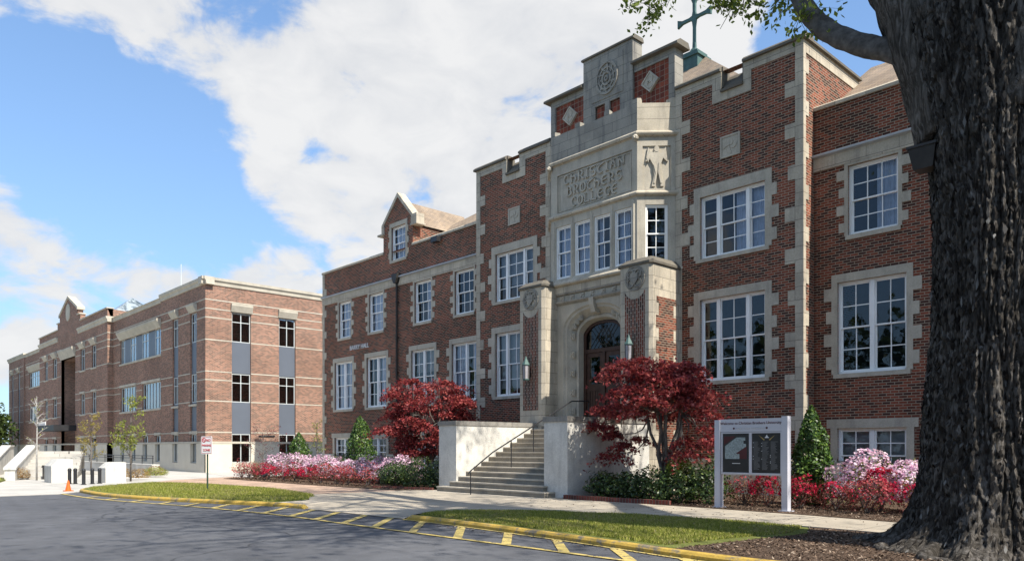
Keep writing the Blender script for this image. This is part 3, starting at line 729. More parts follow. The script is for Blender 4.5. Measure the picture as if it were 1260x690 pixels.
# ---- wings
def mirror(a, b): return (2*CX-b, 2*CX-a)
W2 = [(-40.52, -39.13), (-37.2, -35.72), (-32.8, -31.32), (-29.42, -27.93)]
W1 = [(-41.0, -38.95), (-37.45, -35.40), (-33.1, -31.05), (-29.65, -27.6)]
Z2, Z1, Z0 = (8.2, 10.36), (3.95, 6.80), (.55, 2.27)
LX0, LX1, RX0, RX1 = -42.42, -26.86, -11.14, 4.42
def wing(x0, x1, w2, w1, name, cut=None):
    ops = [(a, b, *Z2) for a, b in w2]+[(a, b, *Z1) for a, b in w1]+[(a, b, 1.25, Z0[1]) for a, b in w1]
    spans = [(x0, x1)] if not cut else [(x0, cut[0]), (cut[1], x1)]
    m = MB(T); wall(m, x0, x1, 1.25, 12.38, ops+([(cut[0], cut[1], 11.5, 12.38)] if cut else []), .28)
    for a, b in spans:
        m.poly((a, .4, 11.5), (b, .4, 11.5), (b, .4, 12.38), (a, .4, 12.38)); m.poly((a, 0, 12.38), (b, 0, 12.38), (b, .4, 12.38), (a, .4, 12.38))
    m.build('wall', M_BRICK, hall)
    b = MB(front(YW-.05)); wall(b, x0-.0, x1, -.1, 1.17, [(a, c, Z0[0], 1.17) for a, c in w1], .33)
    b.build('basement_wall', M_STUCCO, hall)
    segs = []
    xs = sorted(w1); cur = x0
    for a, c in xs: segs.append((cur, a)); cur = c
    segs.append((cur, x1))
    b = MB(T)
    for a, c in segs: b.prism([(-.10, 1.16), (-.10, 1.22), (-.02, 1.32), (.05, 1.32), (.05, 1.16)], a, c, axis=0)
    # prism along axis 0 gives (x, y, z) = (c, p0, p1)
    b.build('water_table', M_STONE, hall)
    b = MB(T); b.box(x0-.02, x1, -.05, .05, 10.43, 10.82); b.build('cornice_band', M_STONE, hall)
    b = MB(T); b.prism([(-.05, 10.82), (-.16, 10.86), (-.16, 10.91), (-.02, 10.98), (.03, 10.98), (.03, 10.82)], x0-.04, x1, axis=0); b.build('cornice_flashing', M_LEAD, hall)
    for a, c in spans:
        b = MB(T); b.prism([(-.07, 12.36), (-.07, 12.46), (.0, 12.52), (.42, 12.52), (.46, 12.36)], a-(.06 if a == x0 else 0), c, axis=0); b.build('parapet_coping', M_STONE, hall)
c2 = ['left', 'right', 'full', 'blind', 'full', 'right', 'left', None]; c1 = ['right', 'full', 'blind', 'shade', None, None, 'blind', None]
wing(LX0, LX1, W2, W1, 'left', (-35.70, -32.97)); wing(RX0, RX1, [mirror(a, b) for a, b in W2], [mirror(a, b) for a, b in W1], 'right')
allw2 = W2+[mirror(a, b) for a, b in W2][::-1]; allw1 = W1+[mirror(a, b) for a, b in W1][::-1]
for i, (a, b) in enumerate(allw2):
    o = window(T, a, b, *Z2, [(1, 3)], cover=['left', 'full', 'right', None, 'right', None, 'left', None][i], rng=wr)
    surround(T, a, b, *Z2, o, jamb=.10, head=.068, n=4)
for i, (a, b) in enumerate(allw1):
    o = window(T, a, b, *Z1, [(1, 2), (1, 2)], cover=['full', 'right', 'blind', 'drapes', None, None, None, None][i], rng=wr)
    surround(T, a, b, *Z1, o, n=4)
    o = window(T, a, b, Z0[0], Z0[1], [(1, 2), (1, 2)], cover='shade', rng=wr)
    m = MB(T); e = .004
    m.box(a-.2, a+e, -.037, .03, 1.32, Z0[1]); m.box(b-e, b+.2, -.037, .03, 1.32, Z0[1]); m.box(a-.32, b+.32, -.04, .03, Z0[1]-e, Z0[1]+.27); m.box(a-.1, b+.1, -.12, .1, Z0[0]-.1, Z0[0]+e)
    m.build('stone_surround', M_STONES, o)
# closing walls, back, floors and inner partitions
m = MB(); xL, xR, YB = LX0, RX1, 34.4
m.poly((xL, YW, -.1), (xL, YB, -.1), (xL, YB, 12.38), (xL, YW, 12.38)); m.poly((xR, YW, -.1), (xR, YB, -.1), (xR, YB, 12.38), (xR, YW, 12.38))
m.poly((xL, YB, -.1), (xR, YB, -.1), (xR, YB, 12.38), (xL, YB, 12.38))
m.build('wall', M_BRICK, hall)
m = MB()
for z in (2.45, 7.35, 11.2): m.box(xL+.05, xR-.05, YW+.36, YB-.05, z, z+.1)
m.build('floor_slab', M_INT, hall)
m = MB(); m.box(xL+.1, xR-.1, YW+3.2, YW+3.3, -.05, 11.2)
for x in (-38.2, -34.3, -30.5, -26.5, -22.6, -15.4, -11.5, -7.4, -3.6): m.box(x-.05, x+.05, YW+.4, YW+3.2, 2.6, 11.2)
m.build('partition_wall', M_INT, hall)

# ---- tower
T = front(YT)
TL0, TL1, TR0, TR1 = -26.85, -22.13, -15.87, -11.15
TW = [(-25.58, -23.12)]; TWR = [mirror(*TW[0])]
N0, N1 = -24.80, -23.97          # notch
for side in (0, 1):
    f = (lambda a, b: (a, b)) if side == 0 else mirror
    x0, x1 = (TL0, TL1) if side == 0 else (TR0, TR1); w = f(*TW[0]); nt = f(N0, N1)
    m = MB(T); wall(m, x0, x1, 1.25, 14.46, [(*w, *Z2), (*w, *Z1), (*nt, 13.78, 14.46)], .3)
    for a, b, c, d in ((x0, nt[0], 13.0, 14.46), (nt[1], x1, 13.0, 14.46), (nt[0], nt[1], 13.0, 13.78)): m.poly((a, .42, c), (b, .42, c), (b, .42, d), (a, .42, d))
    m.build('wall', M_BRICK, hall)
    m = MB(front(YT-.05)); wall(m, x0, x1, -.1, 1.17, [], .3); m.build('basement_wall', M_STUCCO, hall)
    m = MB(T); m.prism([(-.10, 1.16), (-.10, 1.22), (-.02, 1.32), (.05, 1.32), (.05, 1.16)], x0, x1, axis=0); m.build('water_table', M_STONE, hall)
    for zz, z in enumerate((Z2, Z1)):
        cov = [['blind', 'shade'], [None, None]][side][zz]
        if side and not zz: cov = 'right'
        o = window(T, *w, *z, [(.72, 1), (1.3, 2), (.72, 1)], cover=cov, rng=wr, mull=.12)
        surround(T, *w, *z, o, jamb=.23, head=.34 if not zz else .27, n=3 if not zz else 4, sill=.12)
    # stone border under the coping and around the notch
    m = MB(T); p = -.03
    xa, xb = x0+.244, x1-.254
    st = f(-25.08, -23.62)
    m.box(xa, nt[0], p, .05, 14.13, 14.46); m.box(nt[1], xb, p, .05, 14.13, 14.46)
    m.box(st[0], nt[0], p-.002, .05, 13.43, 14.13); m.box(nt[1], st[1], p-.002, .05, 13.43, 14.13); m.box(nt[0], nt[1], p-.001, .05, 13.43, 13.775)
    m.build('parapet_band', M_STONE, hall)
    m = MB(T); cp = [(-.13, 14.44), (-.13, 14.52), (-.02, 14.62), (.44, 14.62), (.50, 14.44)]
    m.prism(cp, x0-.13, nt[0], axis=0) if side == 0 else m.prism(cp, x0-.0, nt[0], axis=0)
    m.prism(cp, nt[1], x1+(.13 if side else 0), axis=0)
    m.prism([(-.12, 13.72), (-.12, 13.80), (.02, 13.86), (.40, 14.36), (.48, 14.36), (.48, 13.74)], nt[0], nt[1], axis=0)
    for q in nt:
        s = 1 if q == nt[0] else -1
        m.box(min(q, q+s*.05), max(q, q+s*.05), .0, .42, 13.9, 14.615)
    m.build('parapet_coping', M_DCOPE, hall)
    # carved square plaque
    pc = -24.31 if side == 0 else 2*CX+24.31
    m = MB(T); m.box(pc-.37, pc+.37, -.03, .02, 11.47, 12.21); o = m.build('relief_plaque', M_STONES, hall)
    m = MB(T)
    for (a, b, c, d) in ((-.37, .37, 11.47, 11.53), (-.37, .37, 12.15, 12.21), (-.37, -.31, 11.53, 12.15), (.31, .37, 11.53, 12.15)): m.box(pc+a, pc+b, -.055, -.02, c, d)
    for k in range(4):
        a0 = k*math.pi/2+.5
        m.ribbon([(pc+.26*r*math.cos(a0+r*1.3), 11.84+.26*r*math.sin(a0+r*1.3)) for r in np.linspace(.1, 1, 8)], [.03+.08*math.sin(x) for x in np.linspace(.2, 3, 8)], -.05, -.02)
    m.build('carving', M_STONES, o)
    # quoins
    m = MB(T)
    for q, s in ((x0, 1), (x1, -1)):
        outer = (side == 0 and s == 1) or (side == 1 and s == -1)
        m.box(min(q-s*.015, q+s*.25), max(q-s*.015, q+s*.25), -.03, .05, 1.32, 14.46)
        z = 2.2; k = 0
        while z < 13.6:
            e = .34 if k % 3 else .24
            if not (not outer and 2 < z < 8.2): m.box(min(q+s*.25, q+s*(.25+e)), max(q+s*.25, q+s*(.25+e)), -.03, .03, z, z+.46)
            z += 1.32; k += 1
    m.build('corner_quoins', M_STONE, hall)
# side returns of the tower (facing the wings)
for sx, X in ((1, TR1), (-1, TL0)):
    TE = east(X) if sx > 0 else (lambda u, d, z: (X+d, u, z))
    m = MB(TE); wall(m, YT, 27.0, 1.25, 14.46, [])
    m.poly((YT+.4, .4, 12.5), (27.0, .4, 12.5), (27.0, .4, 14.46), (YT+.4, .4, 14.46)); m.poly((27.0, 0, 12), (27.0, .4, 12), (27.0, .4, 14.46), (27.0, 0, 14.46))
    m.build('wall', M_BRICK, hall)
    m = MB(TE); m.box(YT+.15, 27.0, -.03, .05, 14.06, 14.44); m.build('parapet_band', M_STONE, hall)
    m = MB(TE); m.prism([(-.13, 14.44), (-.13, 14.52), (-.02, 14.62), (.44, 14.62), (.50, 14.44)], YT+.501, 27.05, axis=0)
    m.build('parapet_coping', M_DCOPE, hall)
    m = MB(TE); m.box(YT-.028, YT+.14, -.028, .05, 1.32, 14.435); z = 2.86; k = 0
    while z < 13.6:
        m.box(YT+.14, YT+.14+.20, -.028, .03, z, z+.46); z += 1.32; k += 1
    m.build('corner_quoins', M_STONE, hall)
# wing end quoins
m = MB(front(YW)); m.box(LX0-.02, LX0+.22, -.03, .05, 1.32, 12.36); z = 1.9
while z < 12: m.box(LX0+.22, LX0+.45, -.03, .03, z, z+.42); z += 1.3
m.build('corner_quoins', M_STONE, hall)
# tower body behind, roof deck
m = MB(); m.box(TL0+.4, TR1-.4, YT+.45, 27.0, 12.9, 13.0); m.build('roof_deck', M_LEAD, hall)
m = MB(); m.poly((TL0, 27, 12), (TR1, 27, 12), (TR1, 27, 13.9), (TL0, 27, 13.9)); m.build('wall', M_BRICK, hall)
def hip(x0, x1, y0, y1, z0, rx0, rx1, ry, rz, name='roof', mat=None):
    m = MB(); A, B, Cc, D = (x0, y0, z0), (x1, y0, z0), (x1, y1, z0), (x0, y1, z0); E, F = (rx0, ry, rz), (rx1, ry, rz)
    m.poly(A, B, F, E); m.poly(Cc, D, E, F); m.poly(D, A, E); m.poly(B, Cc, F); m.poly(A, D, Cc, B)
    return m.build(name, mat or M_ROOF, hall)
hip(-36.2, -26.5, 24.05, 34.2, 12.30, -31.0, -26.5, 29.0, 15.75); hip(-11.5, -1.8, 24.05, 34.2, 12.30, -11.5, -7.0, 29.0, 15.75)
m = MB(); m.box(LX0+.05, -36.0, 24.05, 34.3, 12.0, 12.1); m.box(-2.0, RX1-.05, 24.05, 34.3, 12.0, 12.1); m.build('roof_deck', M_LEAD, hall)
hip(-25.8, -12.2, 23.6, 34.0, 13.2, -19.5, -18.5, 28.9, 18.75)
# bronze cross on its stepped copper base
m = MB(); bx, by = CX, 28.8
for h, a, b in ((.44, 18.1, 18.72), (.52, 18.72, 18.80), (.40, 18.80, 18.98)): m.box(bx-h, bx+h, by-h, by+h, a, b)
m.lathe([(.46, 18.98), (.20, 19.14), (.14, 19.25)], bx, by, 4, math.pi/4)
cb = m.build('cross_base', M_VERD, hall)
m = MB(front(by))
m.ribbon([(bx, 19.1), (bx, 19.6), (bx, 20.2), (bx, 20.62), (bx, 20.9), (bx, 21.25), (bx, 21.5)], [.17, .115, .11, .24, .12, .13, .34], -.06, .06)
m.ribbon([(bx-.85, 20.62), (bx-.6, 20.62), (bx-.25, 20.62), (bx, 20.62), (bx+.25, 20.62), (bx+.6, 20.62), (bx+.85, 20.62)], [.36, .14, .12, .26, .12, .14, .36], -.058, .058)
m.build('cross', M_VERD, cb)

# ---- stepped attic gable above the bay
T = front(YT-.02)
def attic(m, x0, x1, z0, z1, holes): wall(m, x0, x1, z0, z1, holes, .06)
LP, RP = (-21.82, -20.24, 14.05, 15.75), (-17.76, -16.18, 14.05, 15.75)
m = MB(T); attic(m, -22.08, -20.23, 12.6, 16.04, [LP]); attic(m, -17.77, -15.92, 12.6, 16.04, [RP])
sm = [(-19.62, -19.12, 14.3, 15.05), (-18.88, -18.38, 14.3, 15.05)]
m.T = front(YT-.07); attic(m, -20.23, -17.77, 12.6, 17.06, sm)
m.T = front(YT)
m.box(-22.08, -20.23, .1, .5, 13, 16.04); m.box(-17.77, -15.92, .1, .5, 13, 16.04); m.box(-20.23, -17.77, .1, .5, 13, 17.06)
for x in (-22.08, -15.92): m.poly((x, -.02, 13), (x, .1, 13), (x, .1, 16.04), (x, -.02, 16.04))
for x in (-20.23, -17.77): m.poly((x, -.07, 13), (x, .1, 13), (x, .1, 17.06), (x, -.07, 17.06))
gab = m.build('gable_wall', M_STONEP, hall)
m = MB(T)
for a, b, c, d in (LP, RP, *sm): m.poly((a-.001, .05, c), (b+.001, .05, c), (b+.001, .05, d), (a-.001, .05, d))
m.build('brick_panel', M_TILE, gab)
m = MB(T)
for a, b in ((-22.32, -20.232), (-17.768, -15.68)): m.prism([(-.2, 16.02), (-.2, 16.1), (0, 16.24), (.5, 16.24), (.62, 16.02)], a, b, axis=0)
m.prism([(-.12, 17.04), (-.12, 17.1), (0, 17.2), (.5, 17.2), (.56, 17.04)], -20.30, -17.70, axis=0)
m.build('parapet_coping', M_DCOPE, gab)
for cx in (-21.0, -17.0):
    m = MB(T); m.prism([(cx-.4, 15.15), (cx, 14.75), (cx+.4, 15.15), (cx, 15.55)], -.02, .06, axis=1); o = m.build('diamond_plaque', M_STONES, gab)
    m = MB(T); dd = [(cx-.36, 15.15), (cx, 14.79), (cx+.36, 15.15), (cx, 15.51), (cx-.36, 15.15)]; m.ribbon(dd, .06, -.05, -.01)
    for s in (-1, 1): m.ribbon([(cx+s*.12*math.sin(a), 15.15+.1*s+.12*math.cos(a)) for a in np.linspace(0, 5.5, 12)], .045, -.045, -.01)
    m.build('carving', M_STONES, o)
m = MB(front(YT-.07)); el = [(math.cos(a), math.sin(a)) for a in np.linspace(0, 2*math.pi, 33)]
m.box(-19.78, -18.22, -.025, .02, 15.22, 16.78)
o = m.build('medallion', M_STONEP, gab)
m = MB(front(YT-.07))
m.ribbon([(CX+.50*x, 15.98+.60*y) for x, y in el], .09, -.08, -.01); m.ribbon([(CX+.36*x, 15.96+.42*y) for x, y in el], .05, -.07, -.01); m.ribbon([(CX+.2*x, 15.95+.24*y) for x, y in el], .07, -.08, -.01); m.ribbon([(CX+.07*x, 15.95+.08*y) for x, y in el], .06, -.09, -.01)
for k in range(10):
    a = k*.628; m.ribbon([(CX+.26*math.cos(a), 15.96+.3*math.sin(a)), (CX+.44*math.cos(a+.25), 15.97+.53*math.sin(a+.25))], [.05, .09], -.065, -.01)
m.build('carving', M_STONEP, o)

# ---- the canted stone bay over the door
PL = [(-22.13, YT), (-21.14, YO), (-16.86, YO), (-15.87, YT)]
def plan(off, back=.3):
    k = off*math.tan(math.pi/8)
    return [(PL[0][0]-off*1.41, YT+back), (PL[0][0]-off*1.41, YT), (PL[1][0]-k, YO-off), (PL[2][0]+k, YO-off), (PL[3][0]+off*1.41, YT), (PL[3][0]+off*1.41, YT+back)]
bay = MB()
def ring(mb, off, z0, z1): mb.prism(plan(off), z0, z1, axis=2)
FR, CL, CR = front(YO), along((-22.13, YT), (-21.14, YO)), along((-16.86, YO), (-15.87, YT))
Lc = math.hypot(.99, .98)
m = MB(FR); ow = [(CX+s*.99-.40, CX+s*.99+.40) for s in (-1.5, -.5, .5, 1.5)]; ZO = (8.32, 10.38)
PAN = (-20.80, -17.10, 10.93, 12.42)
wall(m, -21.14, -16.86, 8.2, 10.7, [(a, b, *ZO) for a, b in ow], .3); wall(m, -21.14, -16.86, 10.7, 12.86, [PAN], .06)
m.poly(*[(u, .06, z) for u, z in ((PAN[0], PAN[2]), (PAN[1], PAN[2]), (PAN[1], PAN[3]), (PAN[0], PAN[3]))])
for F_ in (CL, CR):
    m.T = F_; wall(m, 0, Lc, 8.2, 10.7, [(Lc/2-.40, Lc/2+.40, *ZO)], .3)
    wall(m, 0, Lc, 10.7, 12.86, [(Lc/2-.5, Lc/2+.5, 10.95, 12.48)], .05)
    m.poly((Lc/2-.5, .05, 10.95), (Lc/2+.5, .05, 10.95), (Lc/2+.5, .05, 12.48), (Lc/2-.5, .05, 12.48))
oriel = m.build('oriel', M_STONES, hall)
m = MB(); mould = lambda off0, off1, z0, z1: None
def moulding(mb, prof):
    """stack of plan rings with offsets: prof = [(off, z)]"""
    rr = [mb.P([(x, y, z) for x, y in plan(o)]) for o, z in prof]
    for a, b in zip(rr, rr[1:]):
        for k in range(len(a)): mb.f.append([a[k], a[(k+1) % len(a)], b[(k+1) % len(b)], b[k]])
    mb.f.append(rr[0]); mb.f.append(rr[-1][::-1])
moulding(m, [(.0, 12.80), (.10, 12.84), (.13, 12.90), (.13, 12.94), (.03, 13.02), (.0, 13.02)])
moulding(m, [(.0, 10.68), (.09, 10.71), (.12, 10.76), (.12, 10.80), (.02, 10.88), (.0, 10.88)])
moulding(m, [(.0, 7.7), (.05, 7.75), (.05, 7.98), (.20, 8.03), (.20, 8.09), (.0, 8.3), (-.02, 8.3)])
m.build('drip_moulding', M_STONE, oriel)
# balcony parapet with little raised corners
m = MB(); 
outer, inner = plan(.0), plan(-.22)
for pl0, pl1 in zip(range(1, 4), range(2, 5)):
    a, b = outer[pl0], outer[pl1]; c, d = inner[pl0], inner[pl1]
    m = MB(); m.prism([a, b, d, c], 12.94, 14.02, axis=2)
    L = math.hypot(b[0]-a[0], b[1]-a[1]); n = 5 if pl0 == 2 else 2
    ks = [(0, .10), (.9, 1)] if n == 2 else [(0, .05), (.30, .36), (.64, .70), (.95, 1)]
    for k0, k1 in ks:
        lp = lambda p, q, t: (p[0]+(q[0]-p[0])*t, p[1]+(q[1]-p[1])*t)
        m.prism([lp(a, b, k0), lp(a, b, k1), lp(c, d, k1), lp(c, d, k0)], 14.02, 14.2, axis=2)
    m.build('balcony_parapet', M_STONEP if pl0 == 2 else M_STONE, oriel)  # stained front also painted darker for shade, canted sides paler for the sun
m = MB(); m.poly(*[(x, y, 13.1) for x, y in plan(-.1)])
m.build('balcony_floor', M_LEAD, oriel)
for F_, u in ((FR, PL[1][0]), (FR, PL[2][0])):
    m = MB(); m.lathe([(.02, 12.62), (.10, 12.70), (.12, 12.78), (.05, 12.86)], u, YO-.10, 8); m.tube([(u, YO-.1, 12.75), (u, YO-.24, 12.72)], [.08, .05], 6); m.build('corbel_head', M_STONES, oriel)
for i, (a, b) in enumerate(ow): window(FR, a, b, *ZO, [(1, 2)], parent=oriel, cover=['full', 'full', 'drapes', 'left'][i], rng=wr, frame=.05, dep=.08)
for F_ in (CL, CR): window(F_, Lc/2-.40, Lc/2+.40, *ZO, [(1, 2)], parent=oriel, frame=.05, dep=.08)
m = MB(FR)
for s in (-2, -1, 0, 1, 2):
    m = MB(FR); u = CX+s*.99; m.prism([(u-.07, 0), (u-.03, -.05), (u+.03, -.05), (u+.07, 0)], 8.25, 10.6, axis=2)
    m.build('mullion', M_STONES, oriel)
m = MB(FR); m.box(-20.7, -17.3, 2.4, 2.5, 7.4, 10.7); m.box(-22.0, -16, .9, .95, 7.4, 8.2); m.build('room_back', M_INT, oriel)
# lettering in an uncial hand, raised from the panel
def arc(cx, cy, rx, ry, a0, a1, n=12): return [(cx+rx*math.cos(math.radians(a)), cy+ry*math.sin(math.radians(a))) for a in np.linspace(a0, a1, n)]
sw = lambda n, a, b: [a+(b-a)*math.sin(math.pi*i/(n-1)) for i in range(n)]
GL = {
 'C': [(arc(.55, .5, .42, .46, 55, 305), sw(12, .08, .26)), ([(.78, .98), (.72, .78), (.86, .66)], .09), ([(.80, .12), (.74, .02)], .08)],
 'H': [([(.18, 1.02), (.2, .5), (.18, .02)], [.2, .17, .2]), (arc(.5, .3, .32, .34, 150, -50), sw(12, .08, .22)), ([(.05, 1.0), (.32, .94)], .09)],
 'R': [([(.2, .98), (.2, .02)], .19), (arc(.42, .72, .32, .26, 110, -110), sw(12, .07, .2)), ([(.45, .46), (.65, .2), (.92, .02)], [.12, .2, .08]), ([(.04, .98), (.4, .98)], .08)],
 'I': [([(.3, .98), (.3, .02)], .21), ([(.08, .96), (.52, .98)], .09), ([(.08, .02), (.52, .04)], .09)],
 'S': [(arc(.5, .73, .33, .25, 30, 250), sw(12, .07, .17)), (arc(.5, .26, .34, .25, 80, -160), sw(12, .08, .19)), ([(.42, .5), (.6, .48)], .17)],
 'T': [(arc(.55, .42, .40, .40, 75, 300), sw(12, .08, .24)), ([(.05, .88), (.3, .98), (.7, .9), (1, .98)], [.08, .16, .14, .07])],
 'A': [([(.18, .02), (.30, .5), (.52, .98)], [.1, .14, .16]), ([(.52, .98), (.68, .5), (.80, .02)], [.12, .2, .2]), ([(.26, .4), (.72, .44)], .08), ([(.3, .98), (.74, .97)], .09)],
 'N': [([(.16, .96), (.2, .02)], .18), ([(.18, .92), (.5, .5), (.82, .06)], [.1, .2, .1]), ([(.82, .98), (.8, .04)], .15), ([(.02, .98), (.3, .94)], .08)],
 'B': [([(.2, .98), (.2, .02)], .19), (arc(.42, .74, .28, .24, 110, -110), sw(12, .07, .19)), (arc(.44, .27, .36, .26, 110, -110), sw(12, .08, .22)), ([(.04, .98), (.4, .98)], .08)],
 'O': [(arc(.5, .5, .40, .46, 0, 360, 20), [.09+.16*abs(math.cos(a)) for a in np.linspace(0, 2*math.pi, 20)]), ([(.5, .86), (.5, .14)], .05)],
 'E': [(arc(.55, .5, .42, .46, 60, 300), sw(12, .08, .24)), ([(.25, .52), (.82, .54)], .09)],
 'L': [([(.22, .98), (.22, .08)], .19), ([(.1, .04), (.45, .1), (.88, .02), (.9, .22)], [.08, .15, .15, .07]), ([(.04, .98), (.42, .96)], .08)],
 'G': [(arc(.55, .5, .42, .46, 55, 340), sw(12, .08, .24)), ([(.86, .5), (.88, .1)], [.14, .1]), ([(.58, .5), (.98, .48)], .09)],
}
m = MB(front(YO+.06))
for word, u0, u1, zb in (('CHRISTIAN', -20.50, -17.40, 11.98), ('BROTHERS', -20.33, -17.52, 11.50), ('COLLEGE', -20.10, -17.74, 11.04)):
    wd = {'I': .6}; adv = [wd.get(c, 1.0) for c in word]; k = (u1-u0)/sum(adv); x = u0
    for c, a in zip(word, adv):
        for pts, w in GL[c]:
            sx, sz = k*.92, .36
            ww = [.012+q*.25 for q in w] if hasattr(w, '__len__') else .012+w*.25
            m.ribbon([(x+px*sx, zb+pz*sz) for px, pz in pts], ww, -.06, .01)
        x += a*k
m.build('lettering', M_STONES, oriel)
m = MB(front(YO+.06)); a, b, c, d = PAN
for q in ((a+.04, a+.09, c+.04, d-.04), (b-.09, b-.04, c+.04, d-.04), (a+.09, b-.09, c+.04, c+.08), (a+.09, b-.09, d-.08, d-.04)): m.box(q[0], q[1], -.03, .01, q[2], q[3])
m.build('panel_border', M_STONES, oriel)
# robed figures in low relief on the canted sides
for F_ in (CL, CR):
    m = MB(F_); u = Lc/2
    tr = lambda pts: [(u+(x-.5)*.9, 10.98+y*1.48) for x, y in pts]
    m.prism(tr([(.30, .03), (.40, .30), (.36, .55), (.22, .70), (.16, .60), (.10, .72), (.22, .90), (.38, .84), (.46, .92), (.56, .92), (.62, .82), (.78, .88), (.92, .74), (.84, .66), (.76, .72), (.66, .56), (.66, .32), (.78, .03), (.66, .03), (.54, .40), (.44, .03)]), -.03, .06, axis=1)
    m.ribbon(tr([(.40, .55), (.48, .35), (.40, .10)]), .05, -.055, -.02); m.ribbon(tr([(.60, .6), (.58, .35), (.68, .1)]), .05, -.055, -.02)
    m.prism([(u+.09*x, 12.36+.11*y) for x, y in [(math.cos(a), math.sin(a)) for a in np.linspace(0, 6.283, 13)[:-1]]], -.04, .06, axis=1)
    m.prism(tr([(.06, .62), (.16, .98), (.30, .86), (.24, .70)]), -.015, .05, axis=1); m.prism(tr([(.94, .62), (.86, .98), (.70, .86), (.76, .70)]), -.015, .05, axis=1)
    m.build('relief_figure', M_STONES, oriel)

# ---- door arch
D0 = 2.42
def tudor(w, zs, rise, n=17):
    """jamb feet, springing, flattened arch, back down; springing doubled for the corners"""
    pts = [(-w, D0), (-w, zs), (-w, zs)]
    for t in np.linspace(0, math.pi, n)[1:-1]:
        x = -math.cos(t); pts.append((w*x, zs+rise*(1-abs(x)**2.6)**.62))
    return pts+[(w, zs), (w, zs), (w, D0)]
loops = [(1.56, 6.34, .80, .0), (1.50, 6.34, .74, .07), (1.42, 6.32, .70, .08), (1.36, 6.30, .66, .16), (1.17, 6.20, .60, .38), (1.14, 6.18, .58, .34), (1.06, 6.12, .54, .36), (1.02, 6.08, .50, .70)]
m = MB(front(YA)); prev = None
base = tudor(*loops[0][:3])
out0 = [(-1.92, D0), (-1.92, 6.34), (-1.92, 7.36)]+[(max(-1.92, min(1.92, x*1.23)), 7.36) for x, z in base[3:-3]]+[(1.92, 7.36), (1.92, 6.34), (1.92, D0)]
seq = [[(CX+x, 0, z) for x, z in out0]]+[[(CX+x, y, z) for x, z in tudor(w, zs, r)] for w, zs, r, y in loops]
for ptsq in seq:
    cur = m.P(ptsq)
    if prev:
        for k in range(len(cur)-1): m.f.append([prev[k], prev[k+1], cur[k+1], cur[k]])
    prev = cur
m.box(CX-1.92, CX+1.92, -.02, .3, 7.362, 7.70)
arch = m.build('door_arch', M_STONES, hall)
m = MB(front(YA)); m.prism([(-.02, 7.28), (-.14, 7.36), (-.14, 7.42), (-.04, 7.44), (.02, 7.44), (.02, 7.28)], CX-1.95, CX+1.95, axis=0); m.prism([(-.02, 7.64), (-.12, 7.68), (-.12, 7.76), (.02, 7.8), (.02, 7.64)], CX-1.95, CX+1.95, axis=0); m.build('label_moulding', M_STONEP, arch)
def rosette(mb, cx, cz, s, d0):
    mb.box(cx-s, cx+s, d0-.03, d0+.02, cz-s, cz+s)
    for k in range(4):
        a = k*math.pi/2+math.pi/4; mb.ribbon([(cx+s*.12*math.cos(a), cz+s*.12*math.sin(a)), (cx+s*.6*math.cos(a), cz+s*.6*math.sin(a)), (cx+s*.95*math.cos(a), cz+s*.95*math.sin(a))], [s*.2, s*.6, s*.25], d0-.065, d0-.02)
for k in range(7): m = MB(front(YA)); rosette(m, CX-1.56+k*.52, 7.53, .105, -.02); m.build('rosette', M_STONES, arch)
m = MB(front(YA))
for s in (-1, 1):
    for z in (3.10, 3.84, 4.58, 5.32, 6.04): m = MB(front(YA)); rosette(m, CX+s*1.27, z, .125, .24); m.build('rosette', M_STONES, arch)
for t in (.32, .58, .84, math.pi-.84, math.pi-.58, math.pi-.32):
    x = -math.cos(t); m = MB(front(YA)); rosette(m, CX+1.27*x*.97, 6.25+.64*(1-abs(x)**2.6)**.62, .11, .24); m.build('rosette', M_STONES, arch)
m = MB(front(YA)); m.prism([(-.10, 7.40), (-.16, 7.36), (-.12, 7.1), (.0, 6.82), (.3, 6.80), (.3, 7.40)], CX-.11, CX+.11, axis=0); m.build('keystone', M_STONES, arch)
# doors
m = MB(front(22.62)); 
def archfill(w, zs, rise, n=17): return [(CX+x, z) for x, z in tudor(w, zs, rise, n)]
fr = archfill(1.03, 6.08, .5); inn = archfill(.90, 6.02, .46)
a = m.P([(x, 0, z) for x, z in fr]); b = m.P([(x, 0, z) for x, z in inn]); c = m.P([(x, .1, z) for x, z in inn])
for k in range(len(a)-1): m.f.append([a[k], a[k+1], b[k+1], b[k]]); m.f.append([b[k], b[k+1], c[k+1], c[k]])
m.box(CX-.9, CX+.9, -.01, .1, 5.38, 5.52); m.box(CX-.06, CX+.06, -.008, .1, D0, 5.38)
dr = m.build('door', M_WOOD, hall)
for s in (-1, 1):
    m = MB(front(22.66)); u0, u1 = sorted((CX+s*.06, CX+s*.9))
    gx0, gx1, gz0, gz1 = u0+.16, u1-.16, 4.15, 5.2
    wall(m, u0, u1, D0, 5.38, [(gx0, gx1, gz0, gz1), (u0+.16, u1-.16, 2.65, 3.9)], .03)
    for k in range(4): m.box(u0+.18+k*.13, u0+.29+k*.13, .012, .03, 2.66, 3.89)
    lf = m.build('door_leaf', M_WOOD, dr)
    m = MB(front(22.68)); m.poly((gx0, 0, gz0), (gx1, 0, gz0), (gx1, 0, gz1), (gx0, 0, gz1)); m.build('pane', M_DOORG, lf, recalc=False)
    m = MB(front(22.66)); hx = CX+s*.13; m.tube([(hx, -.02, 3.45), (hx, -.07, 3.47), (hx, -.07, 3.72), (hx, -.02, 3.74)], .014, 6); m.build('handle', M_BRONZE, lf)
